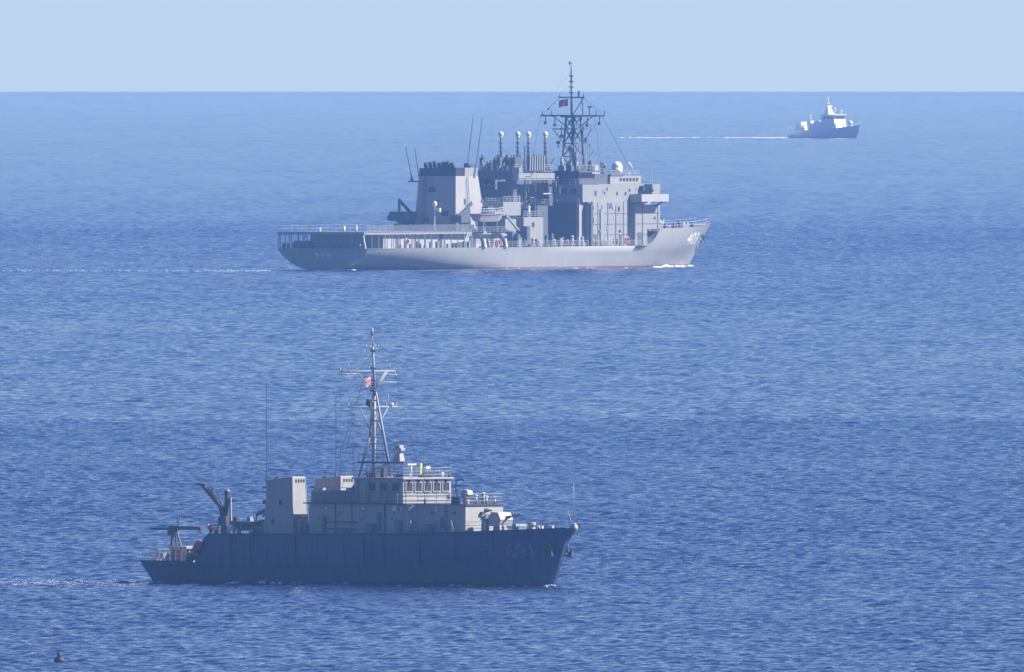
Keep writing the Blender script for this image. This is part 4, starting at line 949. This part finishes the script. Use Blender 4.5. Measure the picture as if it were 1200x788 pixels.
    base = [(80.7, -1.2), (80.7, 1.6), (84.6, -1.2), (84.6, 1.6)]; tp = [(81.5, -.7), (81.5, 1.2), (84.0, -.7), (84.0, 1.2)]
    LZ = (15.05, 25.0)
    def leg(k, z):
        t = (z - LZ[0]) / (LZ[1] - LZ[0]); return (base[k][0] + (tp[k][0] - base[k][0]) * t, base[k][1] + (tp[k][1] - base[k][1]) * t, z)
    for k in range(4): b.tube(leg(k, LZ[0]), leg(k, 27.2), .19 if k < 2 else .24, seg=7)
    mast = b.build('lattice_mast', FDARK, T)
    zs = [15.1, 17.6, 20.0, 22.4, 25.0, 27.1]
    for z0, z1 in zip(zs[:-1], zs[1:]):
        for i, j in ((0, 1), (2, 3), (0, 2), (1, 3)):
            b = MB(); b.tube(leg(i, z0), leg(j, z1), .09, seg=5); b.tube(leg(j, z0), leg(i, z1), .08, seg=5); b.tube(leg(i, z1), leg(j, z1), .10, seg=5); b.build('brace', FDARK, mast)
    b = MB(); b.box(80.0, 85.8, -2.6, 2.8, 24.9, 25.1); b.rail([(80.0, 2.8, 25.1), (85.8, 2.8, 25.1)], .8, 1.2, 2, .05); b.build('mast_platform', FDARK, mast)
    b = MB(); b.tube((83.0, 6.9, 27.4), (83.0, -6.9, 27.4), .16, seg=7); b.box(81.2, 84.4, -1.5, 1.8, 27.1, 27.3)
    for v in (6.8, 5.0, -4.6, -6.6): b.tube((83.0, v, 27.4), (83.0, v, 28.3), .10, seg=6)
    b.tube((83.0, 4.4, 27.4), (83.0, 1.2, 25.2), .10, seg=5); b.tube((83.0, -4.4, 27.4), (83.0, -1.0, 25.2), .10, seg=5); b.tube((83.0, 3.6, 29.0), (83.0, 3.6, 27.4), .12, seg=5); b.tube((83.0, 3.1, 29.0), (83.0, 4.2, 29.0), .12, seg=5); b.tube((83.0, -5.0, 28.6), (83.0, -5.4, 28.6), .2, seg=5)
    b.build('yard', FDARK, mast)
    b = MB(); b.tube((82.6, 0, 27.2), (82.5, 0, 33.5), .22, .18, seg=8); b.tube((82.5, 0, 33.5), (82.4, 0, 36.6), .16, .10, seg=8); b.tube((82.4, -.5, 36.9), (82.4, .25, 36.9), .10, seg=5); b.tube((82.4, -.35, 36.5), (82.4, -.35, 37.3), .10, seg=5)
    for z in (31.6, 32.6, 33.6, 34.6): b.ring((82.5, 0, z), .32, .13, (0, 0, 1), 10)
    b.tube((82.5, .2, 27.4), (82.5, 2.6, 30.6), .09, seg=5); b.tube((82.6, 2.4, 27.3), (82.6, 2.2, 30.6), .12, seg=5)
    b.build('topmast', FDARK, mast)
    b = MB(); b.tube((82.5, 2.8, 30.7), (82.5, -2.7, 30.7), .14, seg=6); b.tube((82.5, 1.6, 30.7), (82.5, 1.6, 31.9), .2, seg=6); b.tube((82.5, -2.5, 30.7), (82.5, -2.5, 31.2), .1, seg=5); b.tube((82.5, 2.6, 30.7), (82.5, 2.6, 31.3), .1, seg=5); b.build('yard', FDARK, mast)
    b = MB(); b.tube((84.5, -2.2, 24.9), (84.5, -1.0, 22.6), .08, seg=5); b.tube((85.2, 2.6, 24.9), (84.4, 1.4, 22.4), .08, seg=5); b.tube((80.2, -2.4, 24.9), (81.2, -1.0, 22.6), .08, seg=5); b.build('brace', FDARK, mast)
    b = MB(); b.tube((87.2, 1.5, 16.8), (86.2, 1.5, 20.3), .09, seg=5); b.tube((84.6, 1.5, 17.0), (86.2, 1.5, 20.3), .09, seg=5); b.ring((86.4, 1.5, 21.2), .9, .07, (1, .4, 0), 14); b.tube((86.4, 1.0, 22.4), (85.0, 1.2, 23.6), .06, seg=5); b.tube((86.4, 1.5, 20.3), (86.4, 1.5, 22.2), .1, seg=5); b.build('loop_aerial', FGREY, T)
    b = MB(); b.tube((88.6, 2.0, 16.8), (88.6, 2.0, 24.5), .05, seg=5); b.build('whip_antenna', FNET, T)
    b = MB(); b.tube((95.5, 9.0, 15.0), (95.5, 9.0, 18.5), .05, seg=5); b.build('whip_antenna', FNET, T)
    for (u, v, z, h) in ((82.6, 6.0, 26.9, -.9), (82.6, 3.4, 26.9, -1.2), (82.6, -3.6, 26.9, -1.2), (82.6, -5.6, 26.9, -.8), (82.6, 2.4, 24.9, -1.4), (82.6, -2.2, 24.9, -1.2), (84.6, 1.8, 21.4, 1.8), (80.6, -1.6, 21.0, 1.6), (84.8, -1.4, 18.6, 2.0)):
        b = MB(); b.tube((u, v, z + .6), (u, v, z + h), .10, seg=5); b.box(u - .25, u + .25, v - .25, v + .25, z + h - .3, z + h + .25); b.build('aerial', FDARK, mast)
    for (p, q) in (((82.5, 6.6, 27.3), (94.0, 6.0, 16.6)), ((82.5, -6.6, 27.3), (80, -8, 15.2)), ((82.5, 2.6, 30.6), (82.9, 6.6, 27.5)), ((82.5, -2.6, 30.6), (82.9, -6.6, 27.5)), ((82.4, 0, 33), (68.5, 2.0, 18)), ((82.5, 5.0, 27.3), (81.0, 7.4, 17.6))):
        b = MB(); b.tube(p, q, .035, seg=4); b.build('stay_wire', FDARK, mast)
    # fittings on the big blank walls: pipes, ladders, lockers, vents
    for k in range(9):
        u = 38.8 + random.uniform(0, 7.4); z0 = random.uniform(7.4, 12.5)
        b = MB(); b.box(u, u + random.uniform(.25, .7), 4.02 + (13 - z0) * .055, 4.2 + (13 - z0) * .062, z0, z0 + random.uniform(.4, 1.1)); b.build('vent', random.choice([FDARK, GREY2, FGREY]), fn)
    b = MB(); b.ladder((41.6, 4.75, 6.9), (41.6, 4.15, 16.6), .5, (1, 0, 0), .05, .6); b.build('ladder', FDARK, fn)
    b = MB(); b.ladder((37.05, -2.6, 6.9), (37.9, -2.4, 16.6), .5, (0, 1, 0), .05, .6); b.build('ladder', FDARK, fn)
    for k in range(15):
        u = random.uniform(74.6, 86.2); z0 = random.choice([4.0, 4.2, 6.2, 8.2, 10.0]) + random.uniform(0, .6)
        b = MB(); b.box(u, u + random.uniform(.2, .6), 9.303, 9.36 + random.uniform(0, .25), z0, z0 + random.uniform(.3, .9)); b.build('wall_fitting', random.choice([FDARK, FGREY, FGREY, GREY2]), sup)
    for u in (76.9, 80.2, 85.4):
        b = MB(); b.tube((u, 9.36, 4.0), (u, 9.36, 11.8), .05, seg=6); b.build('pipe', FGREY, sup)
    for k in range(12):
        u = random.uniform(79.4, 93.5); z0 = random.uniform(12.3, 14.3)
        b = MB(); b.box(u, u + random.uniform(.2, .5), 8.203, 8.26 + random.uniform(0, .2), z0, z0 + random.uniform(.3, .6)); b.build('wall_fitting', random.choice([FDARK, FGREY, GREY2]), br)
    for k in range(10):
        v = random.uniform(-8, 7); z0 = random.uniform(12.7, 14.0)
        b = MB(); b.box(72.1, 72.38, v, v + random.uniform(.4, 1.3), z0, z0 + random.uniform(.4, 1.0)); b.build('wall_fitting', random.choice([FDARK, FGREY, GREY2]), br)
    for k in range(14):
        u = random.uniform(73.4, 81); v = random.uniform(-1, 7.4); h = random.uniform(.5, 2.0)
        b = MB(); b.box(u, u + random.uniform(.3, .9), v, v + random.uniform(.3, .9), 17.5, 17.5 + h); b.build('deck_unit', random.choice([FDARK, FGREY, FDARK]), T)
    for k in range(16):
        u = random.uniform(49, 72); h = random.uniform(.5, 1.7); v = random.uniform(7.8, 9.4)
        b = MB(); b.box(u, u + random.uniform(.3, .9), v, v + random.uniform(.3, .6), 3.86, 3.9 + h); b.build('deck_locker', random.choice([FDARK, FGREY, GREY2]), T, bevel=.04)
    for (p, q) in (((82.4, 0, 35.5), (57.5, 0, 18)), ((82.4, 0, 33.0), (46, 0, 18.2)), ((82.5, 6.8, 27.4), (69, 4.6, 17.8)), ((82.5, -6.8, 27.4), (69, -4.6, 17.8))):
        b = MB(); b.tube(p, q, .03, seg=4); b.build('stay_wire', FDARK, mast)
    for k in range(8):
        v = -7.4 + k * 2.0
        b = MB(); b.box(72.36, 72.5, v, v + .9, 13.4, 14.2); b.build('window', GLASS, br)
    # foredeck
    for u, v, h, r in ((101, 6, 1.2, .5), (103, 4, 1.6, .6), (104.5, 6.0, .9, .4), (107, 3.5, 1.4, .6), (109, 5.4, .8, .35), (110.5, 1.5, 1.8, .5), (112.5, 4, 1.0, .4), (115, 3.0, 1.1, .5), (117, 1, 1.3, .5), (119.5, 2.2, .9, .3), (121, 0, 1.0, .4), (100.2, 7.6, 1.7, .4), (106, 6.9, 1.0, .3)):
        b = MB(); b.tube((u, v, 6.8), (u, v, 6.9 + h), r, r * .8, seg=9); b.box(u - r * 1.3, u + r * 1.3, v - r, v + r, 6.8, 7.2 + h * .3); b.build('windlass', random.choice([FDARK, FGREY, FDARK]), T)
    for s in (1, -1):
        b = MB(); pts = [(p[0], s * (p[1] - .2), p[2]) for p in top if 99.5 < p[0] < 129][::4]; b.rail(pts, 1.0, 1.9, 2, .045); b.build('railing', FNET, T)
    b = MB(); b.tube((128.6, 0, 7.6), (128.9, 0, 9.2), .06, seg=5); b.build('jackstaff', FNET, T)
    return T, P
SUPPORT_SHIP, FAR_P = build_support_ship()

def far_things():
    sun_flag('naval_ensign', 1.75, 1.25, far_world(82.5, -.75, 29.75), FAR_H - 1.1, FLAGR, FLAGR, 'red flag flying below the upper yard of the big support ship')
    t = thing('work_boat', 'pale grey work boat stowed on the boat deck beside the funnel of the support ship', 'boat', far_world(38.0, 8.1, 8.5), FAR_H)
    b = MB()
    A = [(0, 1.15, 1.45), (3, 1.35, 1.45), (6.5, 1.25, 1.55), (8.6, .6, 1.75), (9.5, 0.03, 1.9)]
    K = [(.3, .5, .1), (3, .6, 0), (6.5, .45, .0), (8.0, .2, .25), (8.8, 0.02, .6)]
    Pb = hull_lines([K, A], n=16); hb = hull_mesh(Pb, None, 0)
    for k in range(15):
        p, q = Pb[1][k], Pb[1][k + 1]; hb.face([(p[0], p[1], p[2] - .2), (q[0], q[1], q[2] - .2), (q[0], -q[1], q[2] - .2), (p[0], -p[1], p[2] - .2)])
    hb.build('boat_hull', GREY2, t)
    b = MB(); b.box(3.2, 5.6, -.8, .8, 1.2, 2.7, (.2, .4, .1, .1)); b.build('boat_cabin', FDARK, t)
    b = MB(); b.rail([(.4, 1.1, 1.45), (3.0, 1.25, 1.45), (5.8, 1.2, 1.5), (8.2, .7, 1.7)], .9, .9, 2, .04); b.build('boat_rail', WHITE, t)
    b = MB(); b.bar((2, 0, -2.1), (2, 0, .1), 1.2, .3); b.bar((6.5, 0, -2.1), (6.5, 0, .1), 1.2, .3); b.build('boat_cradle', FDARK, t)
    for k, (u, v, z, lab) in enumerate(((14.5, 8.9, 5.1, 'red lifebuoy on the gallery wall under the flight deck'),
                                   (46.2, 7.85, 4.7, 'red lifebuoy between the dark curved boat davits'),
                                   (86.5, 9.55, 5.0, 'red lifebuoy on the pale side of the tall superstructure'))):
        t = thing('lifebuoy', lab, 'lifebuoy', far_world(u, v, z), FAR_H, 'lifebuoys on the support ship')
        b = MB(); b.ring((0, 0, 0), .42, .14, (0, 1, 0), 16); b.build('ring', RED, t)
        b = MB(); b.ring((0, .02, 0), .60, .025, (0, 1, 0), 16); b.build('grab_line', WHITE, t)
far_things()

# ------------------------------------------------------------------ the white patrol boat near the horizon
CG_LOC, CG_H = place(88.5, 11645.0, -45.0, 0.0)
def build_patrol_boat():
    T = thing('patrol_boat', 'small white patrol boat trailing a white wake near the horizon', 'patrol boat', CG_LOC, CG_H)
    P = hull_lines([
        [(1.0, 1.8, -.8), (12, 2.4, -.8), (22, 1.5, -.8), (27.0, .04, -.8)],
        [(.2, 2.6, 0), (12, 2.9, 0), (21, 2.0, 0), (27.6, .04, 0)],
        [(0, 3.0, 1.3), (12, 3.3, 1.3), (21, 2.7, 1.6), (28.8, .04, 2.0)],
        [(-.1, 3.1, 2.3), (10, 3.4, 2.4), (17, 3.35, 2.75), (22, 2.85, 3.2), (29.0, 1.2, 4.0), (30.0, .75, 4.1)],
    ], n=40)
    b = hull_mesh(P, None, 0); hull = b.build('hull', [PATROL], T)
    b = MB(); top = P[-1]
    for k in range(len(top) - 1):
        p, q = top[k], top[k + 1]; b.face([(p[0], p[1], p[2] - .1), (q[0], q[1], q[2] - .1), (q[0], -q[1], q[2] - .1), (p[0], -p[1], p[2] - .1)])
    b.build('deck', DECK, T)
    b = MB(); b.box(9, 21.5, -2.4, 2.4, 2.4, 4.6, (0, .8, .1, .1)); dh = b.build('deckhouse', PATROL, T, bevel=.08)
    b = MB(); b.box(14.5, 20.6, -2.6, 2.6, 4.6, 7.2, (0, .5, .15, .15)); b.box(14.3, 20.6, -2.7, 2.7, 7.2, 7.4); wh = b.build('wheelhouse', PATROL, T, bevel=.06)
    for k in range(5):
        v = -1.9 + k * .95
        b = MB(); b.box(20.24, 20.42, v - .34, v + .34, 6.0, 6.75); b.build('window', GLASS, wh)
    for u in (15.6, 17.2, 18.8):
        b = MB(); b.box(u, u + .9, 2.46, 2.56, 6.0, 6.7); b.build('window', GLASS, wh)
    b = MB(); b.prism([(14.6, -1.2), (16.8, -1.2), (16.8, 1.2), (14.6, 1.2)], 7.4, 9.8, [(14.9, -.6), (15.7, -.6), (15.7, .6), (14.9, .6)]); mast = b.build('mast', PATROL, T)
    b = MB(); b.tube((15.3, 0, 9.6), (15.2, 0, 13.0), .14, .08); b.tube((15.2, .9, 10.9), (15.2, -.9, 10.9), .09); b.tube((15.2, .5, 12.6), (15.2, -.5, 12.6), .08); b.build('topmast', PATROL, mast)
    b = MB(); b.bar((15.9, -1.1, 10.0), (15.9, 1.1, 10.0), .3, .3); b.build('radar', PATROL, mast)
    b = MB(); b.tube((18.6, .3, 7.4), (18.6, .3, 9.2), .1); b.ball((18.6, .3, 9.3), .3, 8); b.build('searchlight', PATROL, T)
    b = MB(); b.box(9.8, 12.6, -1.1, 1.1, 4.6, 5.5, (.3, .1, .1, .1)); b.build('funnel', PATROL, T, bevel=.06)
    b = MB(); b.tube((6.6, -1, 2.4), (6.6, -1, 7.4), .1); b.box(6.0, 7.4, -1.9, -.2, 4.2, 5.4); b.box(6.2, 7.2, -1.6, -.5, 2.4, 4.2); b.build('aft_control_post', PATROL, T)
    b = MB(); b.box(2.0, 4.6, -1.6, 1.2, 2.4, 5.0, (.2, .3, .2, .2)); b.build('water_cannon_house', PATROL, T, bevel=.1)
    b = MB(); b.tube((25.0, 0, 3.4), (25.0, 0, 4.0), .7, seg=12); g = b.build('gun_mount', PATROL, T)
    b = MB(); b.ball((25.0, 0, 4.6), .95, 14, (1, .85, .9)); b.build('gun_shield', PATROL, g)
    b = MB(); b.tube((25.6, 0, 4.7), (27.0, 0, 4.9), .09); b.build('gun_barrel', DARK, g)
    b = MB(); b.tube((29.6, 0, 4.0), (29.6, 0, 5.6), .07); b.build('jackstaff', PATROL, T)
    for u, v, h in ((12.6, -.9, 3.0), (13.6, .6, 2.2), (8.2, 1.2, 1.6), (19.6, -1.6, 1.2), (22.4, .4, 1.0), (4.9, .9, 1.4)):
        z = 2.4 if u < 9 else (4.6 if u < 14.2 else (7.4 if u < 21 else 3.2))
        b = MB(); b.tube((u, v, z), (u, v, z + h), .16, .1, seg=8); b.ball((u, v, z + h), .3, 8); b.build('deck_fitting', PATROL, T)
    for s in (1, -1):
        b = MB(); b.rail([(p[0], s * (p[1] - .1), p[2]) for p in top[1:-1:4]], .9, 1.5, 2, .03); b.build('railing', PATROL, T)
    return T
build_patrol_boat()

# ------------------------------------------------------------------ foam: bow waves and wakes, low mounds of white froth on the water
FOAM = mat('sea_foam', (0.78, 0.80, 0.82), 0.9)
def froth(name, spots, label):
    """spots: (x, y, rx, ry, rz, heading) flattened lumps of froth that ride on the waves"""
    bm = bmesh.new(); bmesh.ops.create_icosphere(bm, subdivisions=1, radius=1.0)
    V = np.array([v.co[:] for v in bm.verts]); F = np.array([[v.index for v in q.verts] for q in bm.faces]); bm.free()
    rng = np.random.default_rng(5); VV = []; FF = []
    for k, (x, y, rx, ry, rz, a) in enumerate(spots):
        r = math.hypot(x - EYE.x, y - EYE.y)
        lam = 2.3 * max(.42 if r < 6600 else .75 if r < 10600 else .62 + (r - 10600) * .0006, .28 * r / 4700)
        z = drop(x, y) + float(sea(x, y, lam)) - rz * .2
        q = V * np.array([rx, ry, rz]) * rng.uniform(.7, 1.25, (len(V), 1)); c, s = math.cos(a), math.sin(a)
        VV.append(np.stack([q[:, 0] * c - q[:, 1] * s + x, q[:, 0] * s + q[:, 1] * c + y, q[:, 2] + z], axis=1)); FF.append(F + k * len(V))
    me = bpy.data.meshes.new(name); me.from_pydata(np.concatenate(VV).tolist(), [], np.concatenate(FF).tolist())
    me.polygons.foreach_set('use_smooth', [True] * len(me.polygons)); me.materials.append(FOAM)
    o = bpy.data.objects.new(name, me); COL.objects.link(o)
    o['kind'] = 'stuff'; o['label'] = label
    return o

def trail(loc, heading, u0, u1, v0, n, rx, ry, rz, spread=.3, side=1):
    """froth spots scattered along a ship's own length axis"""
    out = []
    for k in range(n):
        t = random.random(); u = u0 + (u1 - u0) * t; v = v0(u) + random.gauss(0, spread)
        p = loc + Matrix.Rotation(heading, 3, 'Z') @ L3((u, v, 0)); s = random.uniform(.4, 1.5)
        out.append((p.x, p.y, rx * s, ry * s, rz * random.uniform(.5, 1.3), heading + random.gauss(0, .15)))
    return out
def hullv(P, row):
    return lambda u: float(np.interp(u, P[row][:, 0], P[row][:, 1]))
random.seed(21)
# far ship: bow wave and side froth, a faint wake astern
wl_v = hullv(FAR_P, 1)
sp = []
for u0, u1, n, rz in ((112.5, 121.8, 46, .30), (108.5, 111.5, 26, .34), (101, 107, 34, .38), (95, 100, 16, .26), (60, 92, 16, .12), (20, 50, 8, .10)):
    sp += trail(FAR_LOC, FAR_H, u0, u1, lambda u: wl_v(u) + .5 + .09 * max(0, 118 - u) * (u > 90), n, .75, .3, rz, .35)
for v0, v1, n in ((-2, 1, 14), (2.5, 7.0, 26)):
    for k in range(n):
        p = far_world(random.uniform(-1.2, .4), random.uniform(v0, v1), 0); sp.append((p.x, p.y, .6, .35, random.uniform(.12, .3), 0))
froth('bow_wave_foam', sp, 'white foam breaking along the waterline of the big support ship')
# wakes: long broken streaks of froth astern
def wake(x0, x1, y, n, rx, ry, rz, yj, fade):
    out = []
    while len(out) < n:
        t = random.random(); x = x0 + (x1 - x0) * t
        if random.random() > fade(t): continue
        s = random.uniform(.5, 1.5); out.append((x, y + (x - x1) * yj[0] + random.gauss(0, yj[1]), rx * s, ry * s, rz * random.uniform(.5, 1.2), 0))
    return out
p = CG_LOC + Matrix.Rotation(CG_H, 3, 'Z') @ L3((0, 1.5, 0))
froth('patrol_boat_wake', wake(p.x - 54, p.x - 1.2, p.y, 700, .5, 1.6, .15, (.02, 12.0), lambda t: .22 + .95 * t ** 4 + (.3 if .12 < t < .3 else 0)), 'thin white wake stretching behind the small patrol boat')
q = far_world(0, 0, 0)
froth('support_ship_wake', wake(q.x - 62, q.x - 9, q.y - 26, 2400, .14, .36, .032, (-.2, 15.0), lambda t: .35 + .6 * t * (1 - .5 * (.35 < t < .6))), 'faint pale wake line trailing behind the big support ship')
r = near_world(0, 2, 0)
sp = wake(r.x - 16, r.x - 1, r.y - 4, 2200, .06, .16, .018, (.1, 14.0), lambda t: .35 + .65 * (1 - t))
for u, v, n, rz in ((12.2, 4.35, 12, .10), (13.6, 4.4, 14, .14), (16.6, 4.9, 10, .14), (17.2, 4.7, 8, .2), (20.5, 5.2, 10, .16), (50.5, .6, 10, .14), (47, 1.6, 8, .10), (1.5, 4.0, 10, .12), (5, 4.2, 8, .08), (28, 4.7, 8, .08), (36, 4.2, 8, .08), (42, 3.0, 8, .08)):
    for k in range(n):
        w = near_world(u + random.gauss(0, .7), v + random.gauss(0, .25), 0); sp.append((w.x, w.y, .34, .16, rz * random.uniform(.5, 1.2), NEAR_H))
froth('minesweeper_wake', sp, 'thin white foam beside and behind the near minesweeper')
# the dark thing afloat in the corner
x, y = -38.4, -512.0
t = thing('floating_buoy', 'small dark buoy awash in the sea in the lower left corner', 'buoy', (x, y, drop(x, y) + float(sea(x, y)) - .1), 0.3)
b = MB(); b.ball((0, 0, .3), .46, 16, (1.05, .95, .95)); b.tube((0, 0, .55), (-.05, 0, 1.05), .22, .14, seg=10); b.build('float_body', BLACK, t)
b = MB(); b.path([(.2, .1, .12), (.6, .2, .06), (1.1, .2, .02)], .06); b.build('mooring_rope', BLACK, t)
